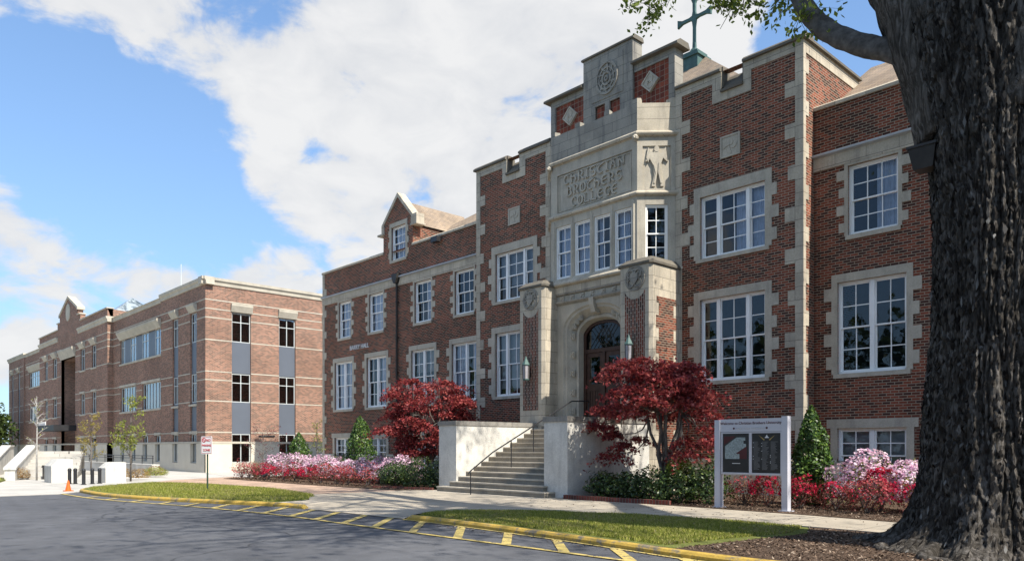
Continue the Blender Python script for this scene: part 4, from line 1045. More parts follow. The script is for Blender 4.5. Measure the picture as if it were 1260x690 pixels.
m = MB(front(22.68)); pts = [(x, 0, z) for x, z in archfill(.9, 6.02, .46) if z > 5.5]; m.poly((CX+.9, 0, 5.5), *pts[::-1], (CX-.9, 0, 5.5)); fl = m.build('fanlight', M_DOORG, dr, recalc=False)
m = MB(front(22.67))
for k in range(-4, 5):
    m.ribbon([(CX+k*.2-.35, 5.52), (CX+k*.2+.35, 6.4)], .012, -.006, .006) if abs(k*.2) < .5 else None
    m.ribbon([(CX+k*.2+.35, 5.52), (CX+k*.2-.35, 6.4)], .012, -.007, .005) if abs(k*.2) < .5 else None
m.ribbon([(CX+.3*x, 5.95+.3*y) for x, y in el], .02, -.012, .006)
m.build('leading', M_BRONZE, fl)
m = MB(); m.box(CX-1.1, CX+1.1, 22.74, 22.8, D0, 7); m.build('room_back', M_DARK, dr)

# ---- the two buttress piers with carved crests
for s in (-1, 1):
    x0, x1 = (-22.3, -20.87) if s < 0 else (-17.13, -15.70)
    m = MB(); c = .11
    m.prism([(x0, YT), (x0, YP+c), (x0+c, YP), (x1-c, YP), (x1, YP+c), (x1, YT)], -.1, 8.02, axis=2)
    pier = m.build('pier', M_STONE, hall)
    bx0, bx1, bz0, bz1 = x0+.30, x1-.28, (3.15 if s < 0 else 4.52), 7.0
    m = MB(front(YP)); cxp = (bx0+bx1)/2
    top = [(bx1, 6.98)]+[(cxp+.46*math.cos(a), 7.25-.42*math.sin(a)) for a in np.linspace(.35, math.pi-.35, 9)]+[(bx0, 6.98)]
    m.prism([(bx0, bz0), (bx1, bz0)]+top, -.012, .05, axis=1); m.build('brick_panel', M_BRICKV, pier)
    for X_, sg in ((x1, 1), (x0, -1)):
        TT = (lambda u, d, z, X_=X_, sg=sg: (X_-sg*d, u, z))
        m = MB(TT); z = 1.4; k = 0
        if sg == s:
            while z < 6.6:
                a, b = (.42, .40) if k % 2 else (.26, .52); a0, b0 = (.26, .24)
                m.box(YP+a, YT-(.24 if k % 2 == 0 else .42), -.012, .03, z, z+.44); z += .44; k += 1
            m.box(YP+.30, YT-.26, -.012, .03, z, 6.88)
            m.build('brick_panel', M_BRICK, pier)
    m = MB(front(YP)); 
    for rr, w in ((.40, .06), (.30, .04)):
        m.ribbon([(cxp+rr*x, 7.55+rr*y) for x, y in el], w, -.03, .01)
    for k in range(4):
        a = k*math.pi/2+math.pi/4; m.ribbon([(cxp+.22*math.cos(a)+.14*x, 7.55+.22*math.sin(a)+.14*y) for x, y in el[::2]], .04, -.05, .01)
    m.prism([(cxp-.17, 7.72), (cxp+.17, 7.72), (cxp+.15, 7.48), (cxp, 7.32), (cxp-.15, 7.48)], -.07, .02, axis=1)
    m.build('crest', M_STONEP, pier)
    m = MB(); o = .06
    lo = m.P([(x0-o, YT+.02, 8.0), (x0-o, YP-o+c, 8.0), (x0-o+c, YP-o, 8.0), (x1+o-c, YP-o, 8.0), (x1+o, YP-o+c, 8.0), (x1+o, YT+.02, 8.0)])
    mid = m.P([(x0-o, YT+.02, 8.08), (x0-o, YP-o+c, 8.08), (x0-o+c, YP-o, 8.08), (x1+o-c, YP-o, 8.08), (x1+o, YP-o+c, 8.08), (x1+o, YT+.02, 8.08)])
    hi = m.P([(x0+.15, YT+.02, 8.30), (x0+.15, YP+.3, 8.28), (x0+.2, YP+.22, 8.28), (x1-.2, YP+.22, 8.28), (x1-.15, YP+.3, 8.28), (x1-.15, YT+.02, 8.30)])
    for a, b in ((lo, mid), (mid, hi)):
        for k in range(6): m.f.append([a[k], a[(k+1) % 6], b[(k+1) % 6], b[k]])
    m.f.append(lo); m.f.append(hi); m.build('pier_cap', M_DCOPE, pier)
    if s > 0:
        m = MB(front(YP)); m.box(bx0+.02, bx1-.02, -.03, .02, 3.5, 4.45); m.build('plaque', M_BRONZE, pier)

# ---- gabled dormer on the left wing
T = front(YW-.004); dx0, dx1, dxc = -35.72, -32.95, -34.30
dw = (-34.93, -33.58, 11.86, 13.68)
m = MB(T)
wall(m, dx0, dx1, 11.49, 13.7, [dw], .28)
m.poly((dx0, 0, 13.7), (dx1, 0, 13.7), (dx1, 0, 13.85), (dxc, 0, 15.25), (dx0, 0, 13.85))
m.poly((dx0, .4, 12), (dx1, .4, 12), (dx1, .4, 13.85), (dxc, .4, 15.25), (dx0, .4, 13.85))
for x in (dx0, dx1): m.poly((x, 0, 12), (x, 4.5, 12), (x, 4.5, 13.45), (x, .4, 13.45), (x, .4, 13.85), (x, 0, 13.85))
dorm = m.build('dormer', M_BRICK, hall)
m = MB(T)
for s, xe in ((-1, dx0), (1, dx1)):
    for q in range(1):
        a = (dxc, 15.48); b = (xe+s*.06, 14.02); m.prism([a, b, (b[0], b[1]-.22), (dxc, 15.24)], -.06, .46, axis=1)
    m.prism([(xe+s*.06, 14.02), (xe+s*.40, 14.02) if s > 0 else (xe+s*.12, 13.98), (xe+s*.40, 13.52) if s > 0 else (xe+s*.12, 13.55), (xe-s*.12, 13.52), (xe-s*.12, 13.9)], -.055, .455, axis=1)
    m.box(min(xe-s*.12, xe+s*.46), max(xe-s*.12, xe+s*.46), -.10, .50, 13.42, 13.52)
m.build('gable_coping', M_STONE, dorm)
m = MB(T)
m.poly((dx0-.1, .46, 13.5), (dx0-.1, 4.2, 13.5), (dxc, 4.6, 15.1), (dxc, .46, 15.1)); m.poly((dx1+.1, .46, 13.5), (dx1+.1, 4.2, 13.5), (dxc, 4.6, 15.1), (dxc, .46, 15.1)); m.build('dormer_roof', M_ROOF, dorm)
o = window(T, *dw, [(1, 3)], parent=dorm, cover='full', rng=wr)
surround(T, *dw, o, jamb=.16, head=.22, tooth=.12, n=3)
# downpipe, floodlight, name of the hall
m = MB(); m.tube([(-34.3, YW-.10, 10.6), (-34.3, YW-.10, 1.3)], .06, 8)
for z in (9.5, 7.6, 5.7, 3.8): m.box(-34.38, -34.22, YW-.17, YW+.02, z, z+.06)
dp = m.build('downpipe', M_BRONZE, hall)
m = MB(); m.prism([(-.26, 11.05), (.26, 11.05), (.22, 10.8), (.09, 10.55), (-.09, 10.55), (-.22, 10.8)], -.28, .02, axis=1)
m.v = [(x-34.3, y+YW, z) for x, y, z in m.v]; m.build('rain_head', M_BRONZE, dp)
text('lettering', 'BARRY HALL', .36, M_TEXTW, front(YW), -38.2, 7.40, -.03, .015, hall, bold=.004)
fl = thing('floodlight', 'small black floodlight fixed under the parapet coping right of the dormer', 'floodlight', (-30.7, YW-.07, 12.1))
m = MB(); m.box(-30.95, -30.45, YW-.34, YW-.1, 12.05, 12.3); m.build('lamp_housing', M_METAL, fl)
m = MB(); m.box(-30.76, -30.64, YW-.1, YW+.01, 12.1, 12.22); m.build('bracket', M_METAL, fl)

# ---- lanterns on the piers
for s, lab in ((-1, 'green capped wall lantern on the left entrance pier'), (1, 'green capped wall lantern on the right entrance pier')):
    cx = -21.62 if s < 0 else -16.50; z0 = 4.62 if s > 0 else 4.32; y = YP-.22
    L = thing('wall_lantern', lab, 'lantern', (cx, YP, z0), 'lanterns on the entrance piers')
    m = MB(); m.lathe([(.13, z0+.02), (.14, z0+.07)], cx, y, 6); m.lathe([(.15, z0+.60), (.16, z0+.63), (.05, z0+.85), (.03, z0+.92), (.0, z0+1.0)], cx, y, 6); m.build('cap', M_VERD, L)
    m = MB(); m.lathe([(.115, z0+.07), (.125, z0+.6)], cx, y, 6); m.build('lamp_glass', M_LAMPG, L)
    m = MB()
    for k in range(6):
        a = k*math.pi/3; m.tube([(cx+.125*math.cos(a), y+.125*math.sin(a), z0+.05), (cx+.135*math.cos(a), y+.135*math.sin(a), z0+.62)], .012, 4)
    m.build('frame', M_BRONZE, L)
    m = MB(); m.tube([(cx, YP, z0+.3), (cx, YP-.1, z0+.2), (cx, y, z0+.03)], .02, 6); m.box(cx-.06, cx+.06, YP-.03, YP+.01, z0+.15, z0+.5); m.build('bracket', M_BRONZE, L)

# ---- entrance steps
st = thing('entrance_steps', 'broad concrete entrance steps between two white cheek walls', 'steps', (CX, 17.0, 0))
H0, RISE, TREAD = .643, .174, .363
def zk(k): return H0+RISE*(k-4)
def yk(k): return 17.19+TREAD*(k-4) if k >= 4 else 17.19-.30*(4-k)
half = {1: 3.08, 2: 2.68, 3: 2.34}
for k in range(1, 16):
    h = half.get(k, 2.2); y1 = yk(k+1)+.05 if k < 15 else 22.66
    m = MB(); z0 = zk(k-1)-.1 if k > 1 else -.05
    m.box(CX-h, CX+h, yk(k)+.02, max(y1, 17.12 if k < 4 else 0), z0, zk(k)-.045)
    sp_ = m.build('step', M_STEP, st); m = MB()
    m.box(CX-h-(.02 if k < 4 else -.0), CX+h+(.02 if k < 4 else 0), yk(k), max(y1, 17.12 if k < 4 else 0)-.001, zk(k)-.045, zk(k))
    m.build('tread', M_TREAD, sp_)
for s in (-1, 1):
    a, b = sorted((CX+s*2.2, CX+s*3.2))
    m = MB(); m.box(a, b, 17.1, 22.85, -.1, 2.47); cw = m.build('cheek_wall', M_WSTUC, st)
    m = MB(); m.box(a-.03, b+.03, 17.06, 22.85, 2.47, 2.63); m.build('coping', M_COPE, cw)
m = MB(); m.box(-22.2, -20.9, YP+.05, 22.85, 2.3, 2.56); m.box(-17.1, -15.8, YP+.05, 22.85, 2.3, 2.56)
hr = thing('handrail', 'thin black iron handrail climbing the middle of the entrance steps', 'handrail', (CX, 16.6, .12))
m = MB(); hx = -19.35
rail = [(hx, 16.12, .80), (hx, 16.22, .90), (hx, yk(4), zk(4)+.86), (hx, yk(15), zk(15)+.86), (hx, yk(15)+.9, zk(15)+.9), (hx, yk(15)+1.0, zk(15)+.86)]
m.tube(rail, .024, 8); m.build('rail', M_METAL, hr)
for y, zb, zt in ((16.22, .10, .90), (yk(6)+.15, zk(6), zk(6)+.98), (yk(9)+.15, zk(9), zk(9)+.98), (yk(12)+.15, zk(12), zk(12)+.98), (yk(15)+.95, zk(15), zk(15)+.88)):
    m = MB(); m.tube([(hx, y, zb-.01), (hx, y, zt-.05)], .019, 8); m.build('post', M_METAL, hr)
# ------------------------------------------------------------------ the newer building on the left
XM, YM, XE = -51.0, 19.7, -116.5
mod = thing('modern_building', 'newer three storey rose brick building with pale bands, cream base and dark strip windows', 'college building', (-75, 19.7, 0))
def slot(T, u0, u1, zs, parent=None, cols=2, transom=True, name='window'):
    """one glazed strip: zs = (z0, z1)"""
    m = MB(T); d = .12; z0, z1 = zs; w = .05
    m.box(u0, u0+w, d-.02, d+.05, z0, z1); m.box(u1-w, u1, d-.02, d+.05, z0, z1); m.box(u0+w, u1-w, d-.019, d+.05, z0, z0+w); m.box(u0+w, u1-w, d-.019, d+.05, z1-w, z1)
    for k in range(1, cols):
        x = u0+(u1-u0)*k/cols; m.box(x-.025, x+.025, d-.018, d+.05, z0+w, z1-w)
    if transom: zt = z0+(z1-z0)*.68; m.box(u0+w, u1-w, d-.017, d+.05, zt-.025, zt+.025)
    o = m.build(name, M_MFRAME, parent or mod)
    g = MB(T); g.poly((u0+w, d+.02, z0+w), (u1-w, d+.02, z0+w), (u1-w, d+.02, z1-w), (u0+w, d+.02, z1-w)); g.build('pane', M_DGLASS, o, recalc=False)
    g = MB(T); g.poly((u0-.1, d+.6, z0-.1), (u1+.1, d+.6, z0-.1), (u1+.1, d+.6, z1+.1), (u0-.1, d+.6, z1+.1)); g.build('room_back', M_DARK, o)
    return o
BANDS = (11.56, 10.96, 10.37, 8.88, 6.76, 6.2, 4.78, 2.69)
GZ = ((8.92, 10.92), (4.80, 6.74), (.66, 2.62)); SP = ((6.78, 8.92), (2.63, 4.80))
def facade(T, u0, u1, ops, top, base_ops):
    m = MB(T); wall(m, u0, u1, 2.1, top, ops, .3); m.build('wall', M_MBRICK, mod)
    m = MB(lambda u, d, z: T(u, d-.05, z)); wall(m, u0-.0, u1+.0, -.1, 2.05, base_ops, .3)
    b = m.build('base_wall', M_STUCCO, mod)
def bands(T, u0, u1, gaps):
    m = MB(T)
    for z in BANDS:
        cuts = sorted([g for g in gaps if g[2] < z+.04 < g[3]]); cur = u0
        for a, b, *_ in cuts:
            if a > cur: m.box(cur, a, -.014, .02, z, z+.075)
            cur = max(cur, b)
        if cur < u1: m.box(cur, u1, -.014, .02, z, z+.075)
    m.box(u0, u1, -.075, .02, 1.96, 2.1)
    m.build('band_course', M_PALE, mod)
def cornice(T, u0, u1, z0=12.58, z1=13.08, e0=0, e1=0):
    m = MB(T); m.prism([(.0, z0), (-.06, z0+.02), (-.08, z0+.22), (-.17, z0+.32), (-.18, z1), (.5, z1), (.5, z0)], u0-e0, u1+e1, axis=0); m.build('cornice', M_PALE, mod)
def lintel(T, u0, u1, z0=10.95, z1=11.5, proj=.3, parent=None):
    m = MB(T); m.prism([(.02, z0), (-.06, z0), (-proj, z1-.14), (-proj, z1), (.02, z1)], u0-.08, u1+.08, axis=0); m.build('lintel', M_PALE, parent or mod)
def sills(T, lst, z, name='sill'):
    for a, b in lst: m = MB(T); m.box(a-.15, b+.15, -.07, .1, z-.14, z); m.build(name, M_PALE, mod)
# end wall facing the hall
T = east(XM); cols = [(21.5, 22.85), (24.93, 26.2), (28.4, 29.7), (32, 33.3)]
ops = [(a, b, 2.1, 10.94) for a, b in cols]; bops = [(a, b, .64, 2.05) for a, b in cols]
facade(T, YM, 40, ops, 12.6, bops); bands(T, YM-.02, 40, [(a, b, 0, 11.0) for a, b in cols]); cornice(T, YM-.3, 40.3)
for a, b in cols:
    for z in GZ: slot(T, a+.02, b-.02, z)
    for z0, z1 in SP: m = MB(T); m.box(a+.01, b-.01, .10, .2, z0, z1); m.build('spandrel_panel', M_SPAN, mod)
    lintel(T, a, b, proj=.22)
m = MB(T); m.box(a, a, 0, 0, 0, 0) if False else None
m.box(23.4, 24.6, -.06, .02, 2.45, 2.55) ; m.build('wall_light_bar', M_METAL, mod)
# long front
T = front(YM)
AB = [(-57.1, -56.0), (-53.68, -52.55)]; Cw = (-69.45, -59.58); lowC = [(-69.4, -65.35), (-63.8, -59.64)]
G6 = [(-53.56, -52.48), (-57.07, -56.0), (-60.73, -59.66), (-63.6, -62.53), (-66.4, -65.35), (-69.3, -68.3)]
ops = [(a, b, 2.1, 10.94) for a, b in AB]+[(*Cw, 8.68, 10.70)]+[(a, b, 4.64, 6.70) for a, b in lowC]+[(a, b, 2.1, 2.62) for a, b in G6[2:]]
facade(T, -71.5, XM, ops, 12.6, [(a, b, .62, 2.05) for a, b in G6])
bands(T, -71.5, XM+.02, [(a, b, 0, 11.0) for a, b in AB]+[(*Cw, 8.6, 11.4)]+[(a, b, 4.5, 6.8) for a, b in lowC])
cornice(T, -59.5, XM, e1=.3, e0=.05); cornice(T, -71.5, -59.55, 12.5, 12.84)
for i, (a, b) in enumerate(AB):
    for z in GZ[:2]: slot(T, a+.02, b-.02, z)
    slot(T, a+.02, b-.02, GZ[2])
    for z0, z1 in SP: m = MB(T); m.box(a+.01, b-.01, .10, .2, z0, z1); m.build('spandrel_panel', M_SPAN, mod)
    lintel(T, a, b)
n = 7; wC = (Cw[1]-Cw[0])
x = Cw[0]
for k, (w, glz) in enumerate([(.9, 1), (1.55, 0), (1.35, 1), (1.55, 0), (1.5, 1), (1.5, 0), (1.5, 1)]):
    if glz: slot(T, x, x+w, (8.7, 10.69))
    else: m = MB(T); m.box(x, x+w, .1, .2, 8.69, 10.69); m.build('spandrel_panel', M_SPAN, mod)
    x += w
lintel(T, *Cw, 10.68, 11.34, .35); sills(T, [Cw], 8.68)
for a, b in lowC: slot(T, a, b, (4.66, 6.68), cols=6, transom=False)
for a, b in lowC: m = MB(T); m.box(a-.08, b+.08, -.08, .02, 6.70, 6.9); m.build('lintel', M_PALE, mod)
for a, b in G6: m = MB(T); m.box(a-.1, b+.1, -.08, .02, 2.62, 2.82); m.build('lintel', M_PALE, mod)
sills(T, lowC+AB, 4.66); 
for a, b in G6[2:]: slot(T, a+.02, b-.02, (.64, 2.60), cols=1)
# projecting middle pavilion
YV = 19.25; T = front(YV); PX0, PX1 = -97.0, -71.5; PC = -84.6
D = [(-80.1, -78.6), (-76.3, -74.9), (-90.75, -89.2), (-94.5, -93.1)]; REC = (-87.4, -82.0)
ops = [(a, b, 8.9, 10.92) for a, b in D]+[(a, b, 4.8, 6.74) for a, b in D]+[(a, b, 2.1, 2.6) for a, b in D]+[(*REC, 2.1, 10.5)]
m = MB(T); wall(m, PX0, PX1, 2.1, 12.7, ops, .3); wall(m, PX0, -88.9, 12.7, 13.66, []); wall(m, -80.2, PX1, 12.7, 13.66, [])
m.poly((-88.9, 0, 12.7), (-80.2, 0, 12.7), (-80.2, 0, 14.3), (-81.2, 0, 14.3), (-81.2, 0, 15.0), (PC, 0, 16.4), (-88.0, 0, 15.0), (-88.0, 0, 14.3), (-88.9, 0, 14.3))
for a, b in ((-88.9, 14.3), (-80.2, 14.3), (PX0, 13.66), (PX1, 13.66)): m.poly((a, 0, 2.1), (a, .45, 2.1), (a, .45, b), (a, 0, b))
m.box(-88.0, -81.2, .02, .5, 14, 15.0); m.build('wall', M_MBRICK, mod)
m = MB(lambda u, d, z: T(u, d-.05, z)); wall(m, PX0, PX1, -.1, 2.05, [(a, b, .62, 2.05) for a, b in D]+[(*REC, -.1, 2.05)], .3); m.build('base_wall', M_STUCCO, mod)
bands(T, PX0, PX1+.02, [(a, b, 0, 99) for a, b in [REC]]+[(a, b, 8.8, 11.5) for a, b in D]+[(a, b, 4.7, 6.9) for a, b in D])
TE = east(PX1); m = MB(TE)
for z in BANDS: m.box(YV, YM-.02, -.014, .02, z, z+.075)
m.build('band_course', M_PALE, mod)
cornice(T, PX0, -88.7, 12.5, 12.98); cornice(T, -80.9, PX1, 12.5, 12.98, e1=.2)
m = MB(T)
for a, b in ((PX0-.1, -88.9), (-80.2, PX1+.1)): m.box(a, b, -.1, .5, 13.66, 13.76)
for a, b in ((-88.98, -88.05), (-81.15, -80.12)): m.box(a, b, -.1, .5, 14.3, 14.4)
for s in (-1, 1): m.prism([(PC, 16.62), (PC+s*3.6, 15.12), (PC+s*3.6, 14.86), (PC+s*3.3, 14.86), (PC+s*3.3, 15.0), (PC, 16.38)], -.08, .6, axis=1)
m.build('gable_coping', M_PALE, mod)
m = MB(T); m.prism([(PC+.8*math.cos(a), 15.0+.85*math.sin(a)) for a in np.linspace(0, 2*math.pi, 25)[:-1]], -.06, .05, axis=1); m.build('round_plaque', M_PALE, mod)
for a, b in D:
    lintel(T, a, b)
    for z in (GZ[0], GZ[1]): slot(T, a+.02, b-.02, z)
    slot(T, a+.02, b-.02, (.64, 2.58), cols=1)
sills(T, D, 8.9); sills(T, D, 4.8, 'sill')
for a, b in D:
    for z in (6.74, 2.6): m = MB(T); m.box(a-.08, b+.08, -.08, .02, z, z+.19); m.build('lintel', M_PALE, mod)
lintel(T, *REC, 10.5, 11.4, .35)
m = MB(T); a, b = REC
m.poly((a, .02, 0), (a, 2.5, 0), (a, 2.5, 10.5), (a, .02, 10.5)); m.poly((b, .02, 0), (b, 2.5, 0), (b, 2.5, 10.5), (b, .02, 10.5)); m.poly((a, .02, 10.5), (b, .02, 10.5), (b, 2.5, 10.5), (a, 2.5, 10.5))
m.build('recess_wall', M_MBRICK, mod)
T2 = front(YV+2.3)
for z0, z1 in ((0, 2.6), (2.7, 4.7), (4.8, 6.7), (6.8, 8.8), (8.9, 10.45)): slot(T2, a+.02, b-.02, (z0+.02, z1), cols=5, transom=False, name='curtain_wall')
m = MB(T); m.box(-88.6, -81.6, -1.9, .05, 3.32, 3.85); cn = m.build('canopy', M_METAL, mod)
m = MB(T)
for k in range(9): m.box(-88.4+k*.42, -88.4+k*.42+.28, -1.94, -1.88, 3.88, 4.22)
m.build('canopy_lettering', M_TEXTW, cn)
# left end
T = front(YM); lw = (-104.4, -97.2); fs = [(-110.9, -109.8), (-114.8, -113.7)]
facade(T, XE, PX0, [(*lw, 8.72, 10.5)]+[(a, b, 2.1, 10.94) for a, b in fs]+[(-104.4, -100.8, 4.7, 6.5), (-99.6, -97.2, 4.7, 6.5)], 12.6, [(a, b, .62, 2.05) for a, b in fs])
bands(T, XE, PX0, [(a, b, 0, 11) for a, b in fs]+[(*lw, 8.6, 11.4), (-104.4, -100.8, 4.6, 6.6), (-99.6, -97.2, 4.6, 6.6)])
cornice(T, -107, PX0, 12.5, 12.84); cornice(T, XE, -107, e0=.3)
slot(T, *lw, (8.74, 10.48), cols=6); slot(T, -104.4, -100.8, (4.72, 6.48), cols=4, transom=False); slot(T, -99.6, -97.2, (4.72, 6.48), cols=3, transom=False)
lintel(T, *lw, 10.5, 11.2, .35); sills(T, [lw], 8.72); sills(T, [(-104.4, -100.8), (-99.6, -97.2)], 4.7)
for a, b in fs:
    for z in GZ: slot(T, a+.02, b-.02, z)
    for z0, z1 in SP: m = MB(T); m.box(a+.01, b-.01, .10, .2, z0, z1); m.build('spandrel_panel', M_SPAN, mod)
    lintel(T, a, b)
m = MB(T); m.box(-107.3, -106.7, -.12, .02, 2.1, 12.5); m.build('pilaster', M_MBRICK, mod)
m = MB(); m.box(XE, XM-.3, YM+.45, 40, 12.3, 12.4); m.build('roof_deck', M_LEAD, mod)
m = MB(); m.poly((XE, YM, -.1), (XE, 40, -.1), (XE, 40, 12.6), (XE, YM, 12.6)); m.poly((XE, 40, -.1), (XM, 40, -.1), (XM, 40, 12.6), (XE, 40, 12.6)); m.build('wall', M_MBRICK, mod)
m = MB(); m.poly((-71.5, YM, 12.4), (-71.5, 24, 12.4), (-71.5, 24, 13.4), (-71.5, YV, 13.66)); m.build('parapet_return', M_MBRICK, mod)
# pyramid skylight and mast
px, py, ph = -91.0, 27.0, 3.6
m = MB(); m.box(px-ph, px+ph, py-ph, py+ph, 12.4, 15.4); sb = m.build('skylight_base', M_PALE, mod)
m = MB()
c = [(px-ph, py-ph, 15.4), (px+ph, py-ph, 15.4), (px+ph, py+ph, 15.4), (px-ph, py+ph, 15.4)]
for k in range(4): m.poly(c[k], c[(k+1) % 4], (px, py, 18.4))
def skym():
    m_, t, out = newmat('mottled_skylight'); p = wpos(t); n = t.noise(p, .9, 6, .7, .6)
    col = t.ramp(n, [(.42, (.07, .09, .10)), (.50, (.18, .21, .22)), (.56, (.32, .36, .38))]); principled(t, out, col, .25, None, spec=.6); return m_  # mottled greys: reflections on the glass painted into its colour
m.build('skylight', skym(), sb)
m = MB(); m.tube([(-61.9, 22, 12.4), (-61.9, 22, 16.2)], [.05, .03], 6); m.build('mast', M_MFRAME, mod)

# ------------------------------------------------------------------ low walls, stair and bollards by the newer building
def sitewall(name, label, pts, z, mat=M_WSTUC, slope=None):
    m = MB(); m.prism(pts, -.1, z-.06, axis=2)
    c = np.mean(pts, 0); t = thing(name, label, 'wall', (float(c[0]), float(c[1]), 0))
    m.build('wall_body', mat, t)
    m = MB(); m.prism([tuple(c+(np.array(p)-c)*1.0+np.sign(np.array(p)-c)*.03) for p in pts], z-.06, z, axis=2); m.build('coping', mat, t)
    return t
w1 = sitewall('planter_wall', 'long low bluish white wall with a thin railing in front of the newer building', [(-80, 15.5), (-48.4, 15.5), (-48.4, 15.9), (-80, 15.9)], .66)
rl = thing('railing', 'thin dark railing running along the top of the long low wall', 'railing', (-60, 15.7, .66))
m = MB()
for z in (1.02, 1.18): m.tube([(-79.5, 15.7, z), (-48.8, 15.7, z)], .022, 6)
m.build('rail', M_METAL, rl)
for k in range(16):
    x = -48.9-k*2.0; m = MB(); m.tube([(x, 15.7, .64), (x, 15.7, 1.18)], .025, 6); m.build('post', M_METAL, rl)
for (x0, x1, y0, y1, z, lab) in ((-42.3, -40.9, 8.6, 9.5, 1.12, 'white pedestal wall end with sloped top left of the bollards'), (-40.5, -39.3, 10.5, 11.4, .98, 'white pedestal wall end behind the green young tree right of the bollards')):
    t = thing('pedestal', lab, 'pedestal', ((x0+x1)/2, (y0+y1)/2, 0))
    m = MB(); m.box(x0, x1, y0, y1, -.1, z*.72); m.build('pedestal_body', M_WSTUC, t)
    m = MB(); a = m.P([(x0, y0, z*.72), (x1, y0, z*.72), (x1, y1, z*.72), (x0, y1, z*.72)]); b = m.P([(x0+.02, y0+.30, z), (x1-.02, y0+.30, z), (x1-.02, y1, z), (x0+.02, y1, z)])
    for k in range(4): m.f.append([a[k], a[(k+1) % 4], b[(k+1) % 4], b[k]])
    m.f.append(b); m.build('sloped_cap', M_WSTUC, t)
# stair with sloping walls, far left
for k, (p, q, lab) in enumerate((((-45.2, 7.9), (-58.5, 11.6), 'nearer white sloping wall of the outdoor stair at far left'), ((-49.0, 7.4), (-64.5, 11.2), 'farther white sloping wall of the outdoor stair at far left'))):
    t = thing('stair_wall', lab, 'stair wall', (p[0], p[1], 0))
    F_ = along(p, q); L = math.hypot(q[0]-p[0], q[1]-p[1])
    m = MB(F_); m.prism([(0, -.1), (L, -.1), (L, 1.75), (L*.82, 1.75), (0, .55)], 0, .45, axis=1); m.build('wall_body', M_WSTUC, t)
    m = MB(F_); m.prism([(-.05, .55), (L*.82, 1.75), (L+.05, 1.75), (L+.05, 1.85), (L*.82-.03, 1.85), (-.05, .66)], -.05, .5, axis=1); m.build('coping', M_WSTUC, t)
so = thing('outdoor_steps', 'concrete steps between the white sloping walls at far left', 'steps', (-50, 8.5, 0))
F_ = along((-46.5, 8.1), (-60, 11.8))
for k in range(9): m = MB(F_); m.box(k*1.3, 13.5, -3.4+.6, -.02, .02 if k else -.05, .16*(k+1)); m.build('step', M_DRIVE, so)
labs = ['leftmost black bollard, beside the white pedestal', 'second black bollard from the white pedestal', 'middle black bollard of the five on the drive', 'fourth black bollard from the white pedestal', 'rightmost black bollard, nearest the young green tree']
bol = None
for (x, y), lab in zip([(-39.24, 8.98), (-39.06, 9.17), (-38.05, 9.27), (-38.53, 9.74), (-38.81, 10.12)], labs):
    if bol is None:
        bol = thing('bollard', lab, 'bollard', (x, y, .01), 'black bollards across the drive')
        m = MB(); m.lathe([(.075, 0), (.075, .60)], x, y, 14); m.v = [(a, b, c+.01) for a, b, c in m.v]; m.build('post', M_METAL, bol)
        m = MB(); m.lathe([(.082, .61), (.085, .66), (.07, .71), (.03, .735), (.0, .74)], x, y, 14); m.build('cap', M_METAL, bol)
        m = MB(); m.lathe([(.11, .0), (.11, .03), (.08, .035)], x, y, 14); m.v = [(a, b, c+.012) for a, b, c in m.v]; m.build('base_plate', M_METAL, bol)
    else:
        c = bol.copy(); COL.objects.link(c); c.location = (x, y, .01); c['label'] = lab
        for ch in list(bol.children):
            d = ch.copy(); COL.objects.link(d); d.parent = c
cone = thing('traffic_cone', 'small orange traffic cone at the tip of the yellow kerb', 'traffic cone', (-32.75, 7.45, .012))
m = MB(); m.lathe([(.105, .03), (.028, .40), (.02, .41)], -32.75, 7.45, 16); m.v = [(a, b, c+.012) for a, b, c in m.v]; m.build('cone_body', M_ORANGE, cone)
m = MB(); m.box(-32.90, -32.60, 7.30, 7.60, .012, .045); m.build('cone_base', M_ORANGE, cone)
# litter bin, dark, by the stair foot
lb = thing('bin', 'dark litter bin standing at the foot of the white stair wall', 'bin', (-45.9, 9.6, 0))
m = MB(); m.box(-46.2, -45.6, 9.3, 9.9, .0, .62); m.build('bin_body', M_METAL, lb); m = MB(); m.prism([(-46.24, .62), (-45.56, .62), (-45.7, .75), (-46.1, .75)], 9.26, 9.94, axis=1); m.build('lid', M_METAL, lb)

# ------------------------------------------------------------------ parking sign
ps = thing('parking_sign', 'small white sign with red lettering on a thin dark green post in the lawn island', 'sign', (-28.4, 11.05, .1))
m = MB(); m.box(-28.43, -28.37, 11.03, 11.07, .05, 1.72); m.build('post', M_GPOST, ps)
ax = (.84, .54)      # plate turned towards the road
F_ = along((-28.4-.26*.9, 11.02-.26*.42), (-28.4+.26*.9, 11.02+.26*.42)); 
m = MB(F_); m.prism([(.03, 1.43), (.49, 1.43), (.52, 1.46), (.52, 2.06), (.49, 2.09), (.03, 2.09), (.0, 2.06), (.0, 1.46)], -.012, .0, axis=1); pl = m.build('plate', M_WHITE, ps)
m = MB(F_); 
for q in ((.03, .49, 1.455, 1.467), (.03, .49, 2.053, 2.065), (.03, .042, 1.467, 2.053), (.478, .49, 1.467, 2.053)): m.box(q[0], q[1], -.015, -.011, q[2], q[3])
m.ribbon([(.14+.075*x, 1.95+.075*y) for x, y in el[::2]], .03, -.016, -.011); m.ribbon([(.09, 2.0), (.19, 1.9)], .025, -.017, -.011)
m.build('red_symbol', M_RED, pl)
text('lettering', 'NO', .13, M_RED, F_, .345, 1.90, -.015, .003, pl, bold=.002); text('lettering', 'PARKING', .105, M_RED, F_, .26, 1.72, -.015, .003, pl, bold=.002); text('lettering', 'ZONE', .12, M_RED, F_, .26, 1.54, -.015, .003, pl, bold=.002)

